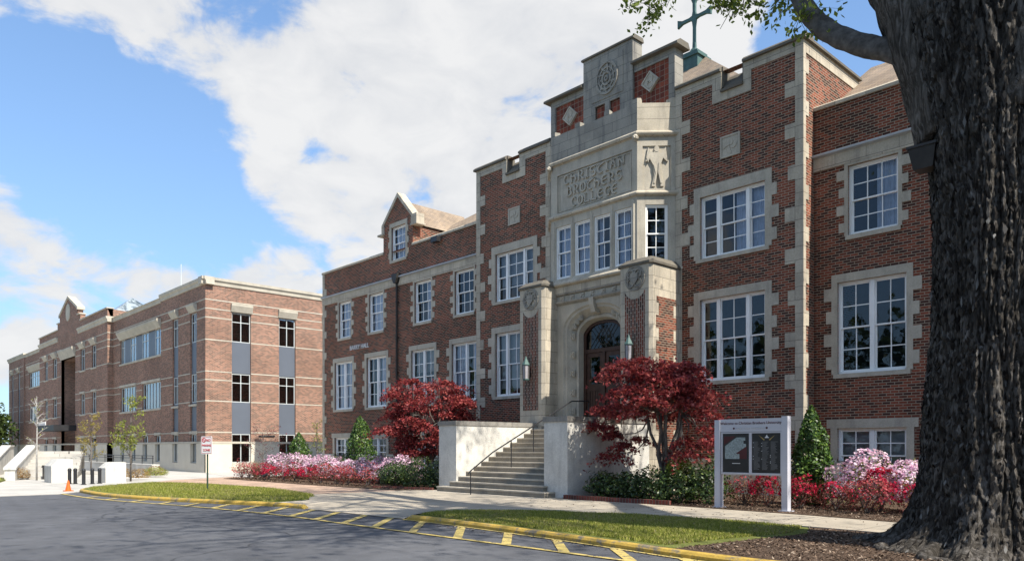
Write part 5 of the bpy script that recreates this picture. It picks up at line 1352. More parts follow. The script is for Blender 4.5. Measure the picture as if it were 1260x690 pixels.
# ------------------------------------------------------------------ map and directory sign
sg = thing('map_sign', 'grey two post campus map sign with dark map and directory panels by the walk', 'sign', (-9.8, 17.3, .1))
ys = 17.25; F_ = along((-10.66, 17.27), (-8.86, 17.33)); 
for u, h in ((.0, 2.37), (1.80, 2.42)):
    m = MB(F_); m.box(u-.075, u+.075, -.09, .09, .1, h); m.build('post', M_SIGNG, sg)
    m = MB(F_); m.box(u-.14, u+.14, -.14, .14, .10, .15); m.build('base_plate', M_SIGNG, sg)
m = MB(F_); m.box(.078, 1.722, -.07, .07, 2.06, 2.38); m.box(.078, 1.722, -.04, .06, .98, 2.058); hd = m.build('cabinet', M_SIGNG, sg)
m = MB(F_)
for a, b in ((.14, .86), (.94, 1.68)): m.poly((a, -.044, 1.04), (b, -.044, 1.04), (b, -.044, 2.02), (a, -.044, 2.02))
bd = m.build('board', M_BOARD, hd)
m = MB(F_)
for a, b in ((.10, .90), (.90, 1.72)): 
    m.box(a, a+.035, -.06, -.041, 1.0, 2.05); m.box(b-.035, b, -.06, -.041, 1.0, 2.05); m.box(a+.035, b-.035, -.059, -.041, 1.0, 1.035); m.box(a+.035, b-.035, -.059, -.041, 2.02, 2.05)
m.build('door_frame', M_SIGNG, hd)
m = MB(F_); m.poly((.20, -.048, 1.38), (.20, -.048, 1.70), (.52, -.048, 1.92), (.76, -.048, 1.92), (.76, -.048, 1.84), (.71, -.048, 1.84), (.71, -.048, 1.76), (.78, -.048, 1.76), (.78, -.048, 1.69), (.50, -.048, 1.52), (.60, -.048, 1.50), (.60, -.048, 1.38)); m.build('map_print', M_MAP, bd)
m = MB(F_); m.poly((.60, -.0465, 1.38), (.60, -.0465, 1.50), (.50, -.0465, 1.52), (.80, -.0465, 1.70), (.80, -.0465, 1.38)); m.poly((.17, -.0462, 1.95), (.50, -.0462, 1.95), (.17, -.0462, 1.73)); m.build('map_legend', M_MAROON, bd)
m = MB(F_); rr = random.Random(4)
for c in range(3):
    z = 1.80
    while z > 1.12:
        w = rr.uniform(.10, .18); m.box(.98+c*.225, .98+c*.225+w, -.047, -.0445, z, z+.010); z -= .026
m.build('directory_text', M_TEXTG, bd)
m = MB(F_)
for c in range(3):
    for k in range(4): z = rr.uniform(1.2, 1.8); m.box(.965+c*.225, .98+c*.225, -.049, -.0448, z, z+.016)
m.prism([(1.27, 1.90), (1.39, 1.90), (1.345, 1.95), (1.33, 1.985), (1.315, 1.95)], -.05, -.0445, axis=1); m.box(.40, .62, -.049, -.0447, 1.26, 1.275)
m.build('white_marks', M_TEXTW, bd)
m = MB(F_); m.prism([(1.12, 1.97), (1.28, 1.86), (1.25, 1.84)], -.048, -.0446, axis=1); m.prism([(1.54, 1.97), (1.38, 1.86), (1.41, 1.84)], -.0481, -.0446, axis=1); m.build('gold_rays', plain('gold_print', (.30, .22, .08), .5, .1), bd)
text('lettering', 'Welcome to Christian Brothers University', .094, M_MAROON, F_, .90, 2.245, -.074, .003, hd)
text('lettering', 'CAMPUS MAP & DIRECTORY', .062, M_TEXTW, F_, .90, 2.125, -.074, .003, hd)
m = MB(F_)
for u in (.46, 1.34): m.prism([(u+.026*x, 2.147+.026*y) for x, y in el[:-1:2]], -.078, -.069, axis=1)
m.build('star_mark', M_MAROON, hd)
# ------------------------------------------------------------------ plants
def branchy(mb, p0, targets, r0, rng, bend=.25, n=6, tip=.12):
    p0 = Vector(p0)
    for t in targets:
        t = Vector(t); L = (t-p0).length; pts = []
        side = Vector(rng.normal(size=3).tolist())*L*bend*.35
        for i in range(n+1):
            f = i/n; p = p0.lerp(t, f)+side*math.sin(f*math.pi); p.z += L*.10*math.sin(f*math.pi); pts.append(p)
        mb.tube(pts, [r0*(1-f/n)+r0*tip*f/n for f in range(n+1)], 6)
def maple(label, base, cc, rad, n, seed, nstem=7, extra=(), npad=62, full=False):
    rng = np.random.default_rng(seed)
    t = thing('japanese_maple', label, 'tree', base, 'red japanese maples')
    # layered pads of foliage on a dome
    pads = []
    for i in range(npad):
        d = rng.normal(size=3); d /= np.linalg.norm(d); d[2] = d[2]*.85+.1 if full else abs(d[2])*1.15-.42
        k = rng.uniform(.40, 1.12)**.6
        pads.append(np.array(cc)+d*np.array(rad)*k)
    pads += [np.array(e, float) for e in extra]
    mb = MB(); stems = []
    for i in range(nstem):
        a = i*2*math.pi/nstem+rng.uniform(-.4, .4); e = Vector((base[0]+math.cos(a)*rad[0]*.28, base[1]+math.sin(a)*rad[1]*.28, cc[2]-rad[2]*.35+rng.uniform(-.1, .3)))
        f_ = Vector(base)+Vector((math.cos(a)*.05, math.sin(a)*.05, rng.uniform(.45, .75))); w_ = Vector((rng.normal()*.10, rng.normal()*.10, 0))
        p = [f_-Vector((0, 0, .15)), f_, f_.lerp(e, .35)+w_, f_.lerp(e, .7)-w_*.6, e]
        mb.tube(p, [.07, .062, .05, .042, .03], 8); stems.append(e)
    mb.tube([Vector(base)-Vector((0, 0, .05)), Vector(base)+Vector((.02, 0, .3)), Vector(base)+Vector((-.02, .02, .75))], [.13, .10, .085], 10)
    for p in pads:
        s = min(stems, key=lambda q: (q-Vector(p)).length); branchy(mb, s, [p], .03, rng, .4, 5, .2)
    mb.build('trunk', M_MTRUNK, t, True)
    pts = []
    per = n//len(pads)
    for p in pads:
        s = rng.uniform(.22, .46); k = int(per*rng.uniform(.5, 1.4)); a_ = rng.uniform(0, 6.283, k); lob = 1+.35*np.sin(a_*3+rng.uniform(0, 6))+.2*np.sin(a_*7+rng.uniform(0, 6)); r_ = s*1.5*lob*np.sqrt(rng.random(k))
        q = np.column_stack([r_*np.cos(a_), r_*np.sin(a_), rng.normal(size=k)*s*.16]); q[:, 2] -= .22*r_**2/s
        pts.append(p+q)
    palmate('foliage', np.concatenate(pts), (.098), M_MAPLE, t, rng, 1.0)
    return t
maple('red japanese maple left of the steps, behind the pink azaleas', (-26.6, 20.0, .12), (-26.6, 19.9, 2.8), (2.25, 1.9, 2.15), 26000, 21, npad=115, full=True)
maple('red japanese maple right of the steps, in front of the entrance pier', (-13.35, 18.7, .13), (-13.55, 18.6, 3.25), (1.95, 1.6, 1.75), 16000, 34, npad=70, extra=[(-15.4, 18.3, 2.35), (-15.8, 18.2, 2.4), (-15.1, 18.4, 2.1), (-14.6, 18.3, 1.75), (-12.0, 18.4, 1.75), (-11.8, 18.6, 2.2), (-12.3, 18.2, 1.5), (-12.6, 18.6, 1.85), (-14.9, 18.1, 1.45), (-14.3, 18.7, 1.95), (-11.65, 18.4, 1.9)])

def bush(name, label, cat, c, r, leaf, n, size, group=None, seed=1, flowers=None, nf=0, fsize=.06, part='foliage', zmin=-.75, amp=.22, aspect=.5, stems=True, shell=.55, fz=-.2, freq=1.6):
    rng = np.random.default_rng(seed)
    t = thing(name, label, cat, (c[0], c[1], .12), group)
    p, d = lumpy(n, (c[0], c[1], c[2]), r, rng, shell, amp, freq, zmin); p[:, 2] = np.maximum(p[:, 2], .14)
    leaves(part, p, size, leaf, t, aspect, .6, rng, d)
    if flowers is not None:
        p, d = lumpy(nf, (c[0], c[1], c[2]), tuple(x*1.04 for x in r), rng, .86, amp, freq, fz); p[:, 2] = np.maximum(p[:, 2], .16)
        if flowers is M_CRIM or flowers is M_SALM:      # blossom comes in patches
            k = np.array([mnoise.noise((x*3, y*3, z*3+seed)) for x, y, z in p]); keep = k > -.08; p, d = p[keep], d[keep]
        leaves('blossom', p, fsize, flowers, t, .85, .5, rng, d)
    if stems:
        m = MB(); base = Vector((c[0], c[1], .10))
        for i in range(6):
            a = rng.uniform(0, 6.28); e = (c[0]+math.cos(a)*r[0]*.6, c[1]+math.sin(a)*r[1]*.6, c[2]+r[2]*rng.uniform(-.1, .5)); branchy(m, base, [e], .018, rng, .2, 4, .3)
        m.build('stems', M_MTRUNK, t)
    return t
ords = ['first', 'second', 'third', 'fourth', 'fifth', 'sixth', 'seventh', 'eighth', 'ninth', 'tenth', 'eleventh', 'twelfth', 'thirteenth']
rp = random.Random(5)
# left bed: pink mass behind, reds in front
pk = [(-38.0, 18.5), (-36.6, 18.7), (-35.2, 18.3), (-33.8, 18.6), (-32.3, 18.4), (-30.9, 18.7), (-29.6, 18.4), (-28.3, 18.6), (-27.1, 18.3), (-26.0, 18.2)]
for i, (x, y) in enumerate(pk):
    lab = f'pale pink azalea in the left bed, {ords[i]} pink one from the left'
    bush('azalea', lab, 'azalea', (x, y, .60), (.66+.35*rp.random(), .70, .42+.28*rp.random()), M_AZL, 1500, .075, 'pale pink azaleas in the long left bed', 100+i, M_PINK, 1700, .085, amp=.36, fz=-.35, freq=2.2)
rd = [(-38.5, 16.75), (-37.3, 16.6), (-36.1, 16.7), (-34.9, 16.55), (-33.7, 16.7), (-32.4, 16.6), (-31.2, 16.75), (-30.0, 16.6), (-28.8, 16.75), (-27.7, 16.6), (-26.6, 16.8)]
for i, (x, y) in enumerate(rd):
    bright = i in (3, 5, 6); h = .40+.10*rp.random()
    lab = f'{"bright crimson" if bright else "reddish"} low azalea along the left bed front, {ords[i]} from the left'
    bush('azalea', lab, 'azalea', (x, y, .48), (.50, .46, h), M_AZR, 700, .06, 'low red azaleas along the front of the left bed', 200+i, M_CRIM if bright else M_SALM, 1000 if bright else 420, .06, amp=.34)
for i, (x, y, r_, lab) in enumerate([(-25.3, 17.3, .62, 'dark green rounded shrub at the right end of the low red azaleas'), (-24.2, 17.6, .85, 'dark green shrub between the red azaleas and the left cheek wall'), (-23.0, 18.0, .8, 'dark leafy shrub against the left cheek wall')]):
    bush('shrub', lab, 'shrub', (x, y, .58), (r_, .7, .55+.12*i), M_HEDGE, 3200, .085, 'dark green shrubs left of the steps', 300+i)
def cone_bush(label, x, y, h, r_, seed, n=7000):
    rng = np.random.default_rng(seed); t = thing('holly', label, 'shrub', (x, y, .12), 'conical glossy hollies')
    z = rng.beta(1.1, 1.5, n)*1.0; a = rng.uniform(0, 2*np.pi, n)
    k = np.array([mnoise.noise((math.cos(q)*1.6, math.sin(q)*1.6, w*5+seed)) for q, w in zip(a, z)])
    prof = np.where(z < .18, .75+z*1.4, 1.0*(1-np.clip((z-.18)/.82, 0, 1)**2.1)**.9)
    rr = r_*.92*prof*(1+.55*k)*(.55+.45*rng.random(n)**.5)
    p = np.column_stack([x+rr*np.cos(a), y+rr*np.sin(a), .15+z*h]); d = np.column_stack([np.cos(a), np.sin(a), np.full(n, .5)])
    leaves('foliage', p, .10, M_HOLLY, t, .5, .3, rng, unit(d))
    m = MB(); m.tube([(x, y, .1), (x, y, h*.9)], [.04, .01], 6); m.build('stem', M_MTRUNK, t)
    return t
cone_bush('smaller glossy conical holly in front of the newer building', -37.2, 19.3, 2.35, .85, 401, 6000)
cone_bush('glossy conical holly in front of the left wing basement windows', -32.6, 20.2, 3.1, .95, 402, 8000)
cone_bush('glossy conical holly just right of the map sign', -9.45, 19.9, 2.65, .62, 403, 8000)
# right bed
for i, (x, y, r_, h, lab) in enumerate([(-15.0, 18.0, .55, .42, 'low dark shrub beside the right cheek wall'), (-14.1, 17.9, .6, .45, 'dark green shrub under the left edge of the right hand maple'), (-13.2, 17.8, .7, .5, 'dark green shrub in front of the right hand maple trunk'), (-12.3, 17.9, .65, .5, 'dark green shrub right of the right hand maple trunk'), (-11.55, 18.2, .55, .62, 'taller leafy green shrub just left of the map sign')]):
    bush('shrub', lab, 'shrub', (x, y, .12+h*.85), (r_, .6, h), M_HEDGE, 2300, .095, 'dark green shrubs under the right maple', 320+i, amp=.42, freq=2.4)
bush('shrub', 'round lime green shrub behind the dark shrubs by the right hand maple', 'shrub', (-12.75, 18.55, 1.0), (.44, .42, .42), M_LIME, 2600, .06, None, 330, amp=.12)
for i, (x, y, r_, h, fl, nf, lab) in enumerate([(-10.75, 18.7, .45, .45, M_SALM, 150, 'dull reddish azalea behind the left post of the map sign'), (-10.05, 18.6, .42, .52, M_CRIM, 1300, 'crimson azalea seen beneath the map panel of the sign'), (-9.1, 18.5, .42, .45, M_CRIM, 700, 'reddish azalea with crimson flowers behind the right post of the map sign'),
        (-8.25, 18.7, .5, .40, M_CRIM, 500, 'reddish azalea at the left foot of the pink azaleas right of the map sign'), (-7.35, 18.3, .55, .44, M_SALM, 700, 'rusty red azalea in front of the middle of the pink azaleas'), (-6.25, 18.5, .55, .42, M_CRIM, 1100, 'bright red azalea beside the big tree trunk')]):
    bush('azalea', lab, 'azalea', (x, y, .14+h*.8), (r_, .45, h), M_AZR, 1200, .055, 'red azaleas in the right bed', 340+i, fl, nf, .06, amp=.25)
for i, (x, y, r_, h, lab) in enumerate([(-8.0, 19.7, .75, .66, 'tall pink azalea just right of the conical holly'), (-6.75, 19.4, .70, .62, 'pink azalea with lime new leaves left of the big tree trunk'), (-5.7, 19.3, .7, .60, 'pink azalea half hidden behind the big tree trunk')]):
    bush('azalea', lab, 'azalea', (x, y, .2+h*.85), (r_, .6, h), M_LIME, 900, .07, 'pink azaleas right of the map sign', 360+i, M_PINK, 2300, .075, amp=.25, fz=-.5)
bush('azalea', 'deep crimson azalea squeezed between the pink azaleas', 'azalea', (-7.3, 18.95, .78), (.42, .35, .4), M_AZR, 500, .06, None, 370, M_CRIM, 1200, .065)
# rusty mounds by the low walls
for i, (x, y, r_, lab) in enumerate([(-46.3, 8.35, .50, 'rusty low shrub at the foot of the white stair wall'), (-44.2, 9.6, .62, 'wide rusty shrub left of the white pedestal'), (-43.6, 12.4, .55, 'rusty low shrub seen between the bollards'), (-42.0, 12.8, .55, 'rusty low shrub right of the bollards'), (-46.2, 15.0, .55, 'rusty low shrub in front of the low wall end'), (-45.0, 14.6, .68, 'yellowish green low shrub by the right end of the low wall')]):
    bush('low_shrub', lab, 'shrub', (x, y, .28), (r_, r_, .34), M_RUST if i < 5 else M_SPRING, 1300, .06, 'low shrubs by the white walls', 380+i, amp=.12)
gr = thing('ornamental_grass', 'tuft of dry ornamental grass at the left end of the red azaleas', 'grass tuft', (-39.3, 17.9, .12))
rg2 = np.random.default_rng(9); nn = 900; a = rg2.uniform(0, 6.28, nn); l = rg2.uniform(.5, .95, nn); sp = rg2.uniform(.1, .5, nn)
b0 = np.column_stack([-39.3+.12*np.cos(a), 17.9+.12*np.sin(a), np.full(nn, .1)]); tp = np.column_stack([-39.3+sp*np.cos(a), 17.9+sp*np.sin(a), .1+l])
sd = np.column_stack([-np.sin(a), np.cos(a), np.zeros(nn)])*.008
arrmesh('blades', np.stack([b0-sd, b0+sd, tp], 1).reshape(-1, 3), np.arange(nn*3).reshape(nn, 3), M_STRAW, gr)

def sapling(name, label, x, y, h, r_, leafm, n, seed, bark=M_TWIG, cat='young tree', z0=.05, lsize=.08, spread=1.0, tr=.05):
    rng = np.random.default_rng(seed); t = thing(name, label, cat, (x, y, z0))
    m = MB(); ends = []
    m.tube([(x, y, z0-.05), (x+.03, y, h*.35), (x-.02, y+.02, h*.7), (x, y, h)], [tr, tr*.75, tr*.45, tr*.12], 7)
    for i in range(22):
        z = h*rng.uniform(.25, .9); a = rng.uniform(0, 6.28); L = r_*rng.uniform(.5, 1.1)*(1.15-z/h*.6)
        e = Vector((x+math.cos(a)*L*spread, y+math.sin(a)*L*spread, z+L*rng.uniform(.5, 1.0))); branchy(m, (x, y, z), [e], tr*.32, rng, .2, 4, .2); ends.append(((x, y, z), e))
        for j in range(3):
            b = Vector((x, y, z)).lerp(e, rng.uniform(.4, .9)); q = b+Vector(((rng.random()-.5)*L*.8, (rng.random()-.5)*L*.8, rng.random()*L*.6)); branchy(m, b, [q], tr*.14, rng, .2, 3, .3); ends.append((b, q))
    m.build('trunk', bark, t, True)
    if n:
        pts = []
        for i in range(n):
            p, q = ends[rng.integers(len(ends))]; f = rng.uniform(.35, 1.05); v = Vector(p).lerp(Vector(q), f); pts.append((v.x+rng.normal()*.06, v.y+rng.normal()*.06, v.z+rng.normal()*.06))
        leaves('foliage', np.array(pts), lsize, leafm, t, .6, .5, rng)
    return t
sapling('young_tree', 'young tree with sparse fresh green leaves right of the bollards', -40.3, 11.9, 4.2, .95, M_SPRING, 1500, 51, lsize=.10)
sapling('young_tree', 'bare pale young tree in front of the outdoor stair at far left', -44.7, 8.75, 4.3, .8, M_SPRING, 60, 52, bark=plain('pale_bark', (.42, .40, .37), .9, .3, 9))
sapling('young_tree', 'young tree with yellowish spring leaves behind the white stair walls', -52.5, 13.2, 3.6, 1.15, M_YELL, 900, 53, lsize=.10)
sapling('redbud', 'small redbud with bare branches and a few burgundy leaves by the azalea bed', -40.0, 18.6, 2.9, 1.3, M_BURG, 260, 54, lsize=.08, z0=.1, tr=.035, spread=1.2)
sapling('sapling', 'thin sapling with a few leaves between the two buildings', -38.0, 20.8, 3.3, .6, M_SPRING, 320, 55, lsize=.08, z0=.1, tr=.035)
def far_tree(label, x, y, h, r_, seed, n=6000, z0=.0):
    rng = np.random.default_rng(seed); t = thing('broadleaf_tree', label, 'tree', (x, y, z0), 'trees beyond the newer building')
    m = MB(); m.tube([(x, y, z0-.1), (x, y, h*.4), (x+.2, y, h*.8)], [r_*.09, r_*.07, .04], 8)
    for i in range(10): a = rng.uniform(0, 6.28); branchy(m, (x, y, h*.35), [(x+math.cos(a)*r_*.7, y+math.sin(a)*r_*.7, h*rng.uniform(.5, .9))], r_*.04, rng)
    m.build('trunk', M_TWIG, t, True)
    p, d = lumpy(n, (x, y, h*.58), (r_, r_, h*.44), rng, .35, .38, 2.4); leaves('crown', p, .38, M_FOREST, t, .6, .4, rng)
    return t
for i, (x, y, h, r_, lab) in enumerate([(-108, 15.8, 6.5, 2.8, 'dark green tree in front of the far end of the newer building'), (-117, 12, 8.0, 3.2, 'taller green tree at the far left edge of the picture'), (-113, 8.5, 3.2, 2.0, 'low green tree at the far left beyond the stair')]):
    far_tree(lab, x, y, h, r_, 70+i)
rs = thing('red_shrub', 'small red leaved shrub at the far left edge beside the stair', 'shrub', (-66, 9.5, 0))
p, d = lumpy(900, (-66, 9.5, .5), (1.1, 1.1, .6), np.random.default_rng(77)); leaves('foliage', p, .12, M_AZR, rs, .6, .4)
# brick edging of the right bed, stones, small spotlights
be = thing('brick_edging', 'low red brick edging along the front of the bed right of the steps', 'edging', (-13.9, 17.0, .1))
m = MB(); m.prism([(-15.75, 16.86), (-12.02, 17.02), (-12.03, 17.14), (-15.75, 16.98)], .05, .24, axis=2); m.build('brick_course', M_EDGE, be)
be = thing('brick_edging', 'low red brick edging along the front of the bed left of the steps', 'edging', (-23.6, 16.6, .1))
m = MB(); m.prism([(-25.0, 16.0), (-22.35, 16.88), (-22.4, 17.0), (-25.05, 16.12)], .05, .20, axis=2); m.build('brick_course', M_EDGE, be)
sp = thing('spotlight', 'small black ground spotlight among the low red azaleas', 'spotlight', (-34.3, 16.05, .12))
m = MB(); m.tube([(-34.3, 16.05, .1), (-34.3, 16.05, .32)], .02, 6); m.build('stake', M_METAL, sp); m = MB(); m.tube([(-34.38, 16.0, .30), (-34.2, 16.12, .42)], [.05, .07], 8); m.build('lamp_head', M_METAL, sp)

# ------------------------------------------------------------------ the big oak on the right
oak = thing('oak_tree', 'huge old oak with dark furrowed bark and spreading roots', 'tree', (-3.4, 13.4, .1))
TX, TY = -3.4, 13.4
prof = [(-.15, 1.75), (.1, 1.55), (.30, 1.34), (.55, 1.22), (1.0, 1.11), (1.5, 1.04), (2.6, .96), (3.5, .89), (4.4, .86), (5.8, .88), (6.9, .96), (7.7, 1.05), (8.4, 1.12)]
zz = [p[0] for p in prof]; rr_ = [p[1] for p in prof]
NZ, NA = 380, 320
V = []; 
lob = [(.2, .8), (1.25, .55), (2.35, .9), (3.25, 1.0), (4.05, .75), (4.75, 1.0), (5.55, .8)]     # root buttresses (angle, strength)
for i in range(NZ):
    z = -.15+(8.4+.15)*(i/(NZ-1))**1.15; r0 = np.interp(z, zz, rr_)
    for k in range(NA):
        a = 2*math.pi*k/NA; flare = 0; flute = 0
        for la, ls in lob:
            dd = (a-la+math.pi) % (2*math.pi)-math.pi
            flare += ls*math.exp(-(dd/.23)**2); flute += ls*math.exp(-(dd/.34)**2)
        zq = max(z, 0)
        r = r0*(1-.03*0)+.62*flare*math.exp(-zq/.30)-.16*math.exp(-zq/.5)+(.17*flute-.10)*(.25+.75*math.exp(-zq/4.5))
        x, y = math.cos(a), math.sin(a)
        w = .35*mnoise.noise((x*2.5, y*2.5, z*.9+11))
        n1 = abs(mnoise.noise((x*7.5+w, y*7.5+w, z*.38))); n2 = abs(mnoise.noise((x*15+w*3, y*15-w*2, z*2.3+7))); n3 = mnoise.noise((x*28, y*28, z*9)); n0 = mnoise.noise((x*1.6, y*1.6, z*.45+3))
        r += .06*n0+.095*min(1, n1/.15)+.06*min(1, n2/.13)+.034*n3-.13
        V.append((TX+x*r-.02*max(0, z-5)**1.5, TY+y*r, z))
F = [[i*NA+k, i*NA+(k+1) % NA, (i+1)*NA+(k+1) % NA, (i+1)*NA+k] for i in range(NZ-1) for k in range(NA)]
tr = arrmesh('trunk', V, F, M_BARK, oak); tr.data.polygons.foreach_set('use_smooth', [True]*len(F))
# loose bark plates and snaking roots
va = np.array(V).reshape(NZ, NA, 3); nb = 15000
iz = (RNG.random(nb)*(NZ-2)).astype(int); ia = RNG.integers(0, NA, nb); pp = va[iz, ia]; tz = unit(va[iz+1, ia]-pp+np.array([0, 0, 1e-4])); tx_ = unit(va[iz, (ia+1) % NA]-va[iz, (ia-1) % NA]); no = np.cross(tx_, tz)
ln = RNG.uniform(.03, .095, (nb, 1)); wd_ = RNG.uniform(.012, .034, (nb, 1)); lift = RNG.uniform(.004, .026, (nb, 1)); sk = RNG.normal(0, .25, (nb, 1))
q0 = pp-tz*ln+no*.002; q1 = pp+tx_*wd_+no*lift*.7+tx_*sk*ln*.3; q2 = pp+tz*ln+no*lift; q3 = pp-tx_*wd_+no*lift*.7+tx_*sk*ln*.3
M_PLATE = leafmat('bark_plate', [(0, (.012, .010, .009)), (.6, (.042, .037, .032)), (.93, (.085, .078, .07)), (1, (.18, .175, .165))], .0, .95, .1)
kind(arrmesh('bark_plates', np.stack([q0, q1, q2, q3], 1).reshape(-1, 3), np.arange(nb*4).reshape(nb, 4), M_PLATE, oak), 'stuff')
def limb(mb, pts, rad, n=28, amp=.10, seed=0.0):
    P = dense(pts, 7); Rr = np.interp(np.linspace(0, len(rad)-1, len(P)), range(len(rad)), rad)
    i0 = len(mb.v); mb.tube(P, list(Rr), n)
    for j in range(len(P)*n):
        i = j//n; c = np.array(P[i]); v = np.array(mb.v[i0+j]); d = v-c
        k = mnoise.noise((v[0]*4+seed, v[1]*4, v[2]*1.6)); k2 = 1-abs(mnoise.noise((v[0]*9, v[1]*9+seed, v[2]*2.5)))
        mb.v[i0+j] = tuple(c+d*(1+amp*k+amp*(k2-.75)))
for la, L_ in ((3.25, 2.1), (3.75, 1.6), (4.35, 1.8), (4.85, 1.5), (5.3, 1.9), (2.7, 1.9), (5.9, 1.8), (.6, 1.7), (1.7, 1.7)):
    m = MB(); c_, s_ = math.cos(la), math.sin(la); w_ = RNG.normal()*.25
    limb(m, [(TX+c_*.95, TY+s_*.95, .45), (TX+c_*1.3, TY+s_*1.3, .17), (TX+c_*(1.25+L_)*.62-s_*w_*.4, TY+s_*(1.25+L_)*.62+c_*w_*.4, .085), (TX+c_*L_-s_*w_, TY+s_*L_+c_*w_, .06), (TX+c_*(L_+.5)-s_*w_*2.2, TY+s_*(L_+.5)+c_*w_*2.2, .0)], [.24, .15, .095, .06, .02], 16, .22, la); m.build('root', M_BARK, oak, True)
m = MB()
limb(m, [(-3.75, 13.4, 6.6), (-4.05, 13.4, 7.8), (-4.75, 13.5, 9.6), (-5.9, 13.8, 12.5), (-7.2, 14.6, 15.5), (-8.0, 15.5, 18.5)], [.80, .78, .66, .45, .3, .12], 36, .12)
limb(m, [(-3.1, 13.4, 6.6), (-2.8, 13.3, 8.0), (-2.1, 13.1, 10.2), (-1.2, 12.6, 13.5), (-.5, 12.0, 17), (0, 11.5, 20)], [.85, .82, .62, .42, .28, .1], 36, .12, 3)
limb(m, [(-3.3, 13.8, 7.0), (-3.0, 15.0, 9.5), (-2.6, 17.0, 12.5), (-2.4, 19.0, 15.5), (-2.2, 20.5, 18)], [.7, .5, .36, .25, .1], 24, .1, 5)
m.build('main_limb', M_BARK, oak, True)
m = MB()
limb(m, [(-3.9, 13.3, 7.75), (-4.45, 13.3, 8.02), (-4.97, 13.3, 8.30), (-5.45, 13.3, 8.58), (-6.0, 13.3, 9.02), (-6.4, 13.3, 9.55), (-6.7, 13.3, 10.3), (-7.4, 13.3, 11.4), (-9.0, 13.2, 12.6), (-11.0, 13.0, 13.4)], [.34, .225, .19, .18, .175, .17, .165, .15, .12, .05], 30, .13, 9)
lw_ = m.build('low_limb', plain('mottled_limb_bark', (.115, .105, .095), .95, .6, 7, bump=.9, bscale=18), oak, True)
rngo = np.random.default_rng(91)
ca_, sa_ = math.cos(R(43.089)), math.sin(R(43.089))
def inframe(P):
    P = np.asarray(P, float); d = -ca_*P[:, 0]+sa_*P[:, 1]; r_ = sa_*P[:, 0]+ca_*P[:, 1]
    px = 630+935.4*r_/np.maximum(d, .1); py = 551-935.4*(P[:, 2]-1.65)/np.maximum(d, .1)
    return (d > .1) & (px > -15) & (px < 1275) & (py > -14) & (py < 700)
# crown: boughs and leaf sprays well above the picture
m = MB(); spr = []
hubs = [((-7.2, 14.6, 15.5), 1), ((-5.9, 13.8, 12.5), 1), ((-1.2, 12.6, 13.5), 1), ((-.5, 12, 17), 1), ((-2.6, 17, 12.5), 1), ((-2.4, 19, 15.5), 1), ((-9.0, 13.2, 12.6), 1), ((-8, 15.5, 18.5), 1)]
for i in range(130):
    d = rngo.normal(size=3); d /= np.linalg.norm(d); d[2] = abs(d[2])*1.0-.15
    e = np.array([-4.0, 14.2, 14.5])+d*np.array([10.5, 10.0, 7.5])*rngo.uniform(.55, 1)**.5
    if inframe([e])[0] or inframe([e-np.array([0, 0, 1.2])])[0]: continue
    h = min(hubs, key=lambda q: np.linalg.norm(np.array(q[0])-e))[0]
    branchy(m, h, [tuple(e)], .09, rngo, .35, 6, .12); spr.append(e)
    for j in range(4):
        f = rngo.uniform(.45, .95); b = np.array(h)*(1-f)+e*f; q = b+rngo.normal(size=3)*np.array([1.4, 1.4, .8])
        if not inframe([q])[0]: branchy(m, tuple(b), [tuple(q)], .03, rngo, .3, 4, .2); spr.append(q)
m.build('boughs', M_BARK, oak)
pts = np.concatenate([e+rngo.normal(size=(15, 3))*np.array([.65, .65, .38]) for e in spr]); pts = pts[~inframe(pts)]
# the spray of young leaves hanging into the top of the view
m = MB(); lp = []
tw = [((-9.0, 13.2, 12.4), (-9.55, 12.9, 10.75)), ((-9.0, 13.2, 12.4), (-9.25, 13.0, 10.7)), ((-9.6, 13.2, 12.8), (-10.1, 12.9, 11.1)), ((-9.6, 13.2, 12.8), (-9.8, 13.1, 10.6)), ((-8.0, 13.3, 11.9), (-8.15, 13.1, 10.2)), ((-8.0, 13.3, 11.9), (-7.9, 13.2, 10.0)), ((-7.5, 13.3, 11.3), (-7.6, 13.1, 9.9)), ((-7.3, 13.3, 11.2), (-7.25, 13.2, 10.0)), ((-6.8, 13.3, 10.5), (-6.95, 13.2, 9.85)), ((-7.8, 13.3, 11.6), (-8.0, 13.0, 9.75)), ((-7.0, 13.3, 10.6), (-6.75, 13.0, 9.55)), ((-7.6, 13.2, 11.4), (-7.75, 13.3, 10.3)), ((-7.3, 13.2, 11.2), (-7.05, 13.2, 10.3))]
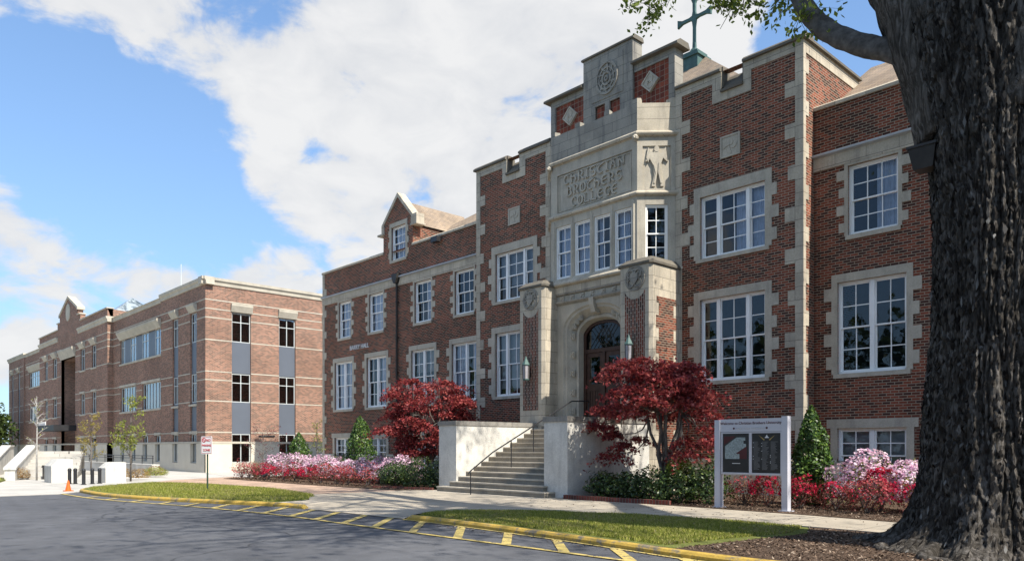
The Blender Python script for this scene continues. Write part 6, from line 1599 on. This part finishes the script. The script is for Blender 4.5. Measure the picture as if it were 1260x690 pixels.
tw += [((-6.45, 13.3, 9.7), (-6.45, 13.1, 9.35))]
for a, b in tw:
    branchy(m, a, [b], .018, rngo, .35, 6, .25)
    A, B = np.array(a), np.array(b)
    for j in range(11):
        f = rngo.uniform(.30, 1.0); p = A*(1-f)+B*f; q = p+rngo.normal(size=3)*np.array([.30, .22, .16])-np.array([0, 0, .06]); branchy(m, tuple(p), [tuple(q)], .006, rngo, .3, 3, .4)
        lp.append(q+rngo.normal(size=(12, 3))*np.array([.10, .09, .08])); 
m.build('twigs', M_MTRUNK, oak)
lp = np.concatenate(lp); leaves('crown', np.concatenate([pts, lp]), np.concatenate([np.full(len(pts), .17), np.full(len(lp), .11)]), M_OAKL, oak, .6, .0, rngo)
bx = thing('tree_box', 'small dark tapered box fixed to the left side of the big oak trunk', 'box', (-4.35, 12.95, 6.3))
c = Vector((-4.27, 12.88, 6.20)); m = MB()
a = m.P([(c.x+dx*.20, c.y+dy*.20, c.z+.12) for dx, dy in ((-1, -1), (1, -1), (1, 1), (-1, 1))]); b = m.P([(c.x+dx*.14, c.y+dy*.14, c.z-.20) for dx, dy in ((-1, -1), (1, -1), (1, 1), (-1, 1))])
for k in range(4): m.f.append([a[k], a[(k+1) % 4], b[(k+1) % 4], b[k]])
m.f.append(a); m.f.append(b); m.build('box_body', M_BRONZE, bx)
m = MB(); m.box(c.x-.22, c.x+.22, c.y-.22, c.y+.22, c.z+.12, c.z+.16); m.build('lid', M_BRONZE, bx)

# wood across the road, behind the viewer: what the lower windows mirror
rw = np.random.default_rng(66); pts = []
for i in range(46):
    x = -105+i*3.7+rw.normal()*1.0; y = -30+rw.normal()*2.5; h = rw.uniform(11, 17)
    p, d = lumpy(330, (x, y, h*.55), (3.4, 3.0, h*.46), rw, .5, .35, 2.0); pts.append(p)
wd = leaves('woodland', np.concatenate(pts), 1.05, M_FOREST, None, .7, .4, rw); kind(wd, 'stuff'); tag(wd, 'leafy wood across the road, seen mirrored in the lower windows', 'woodland')
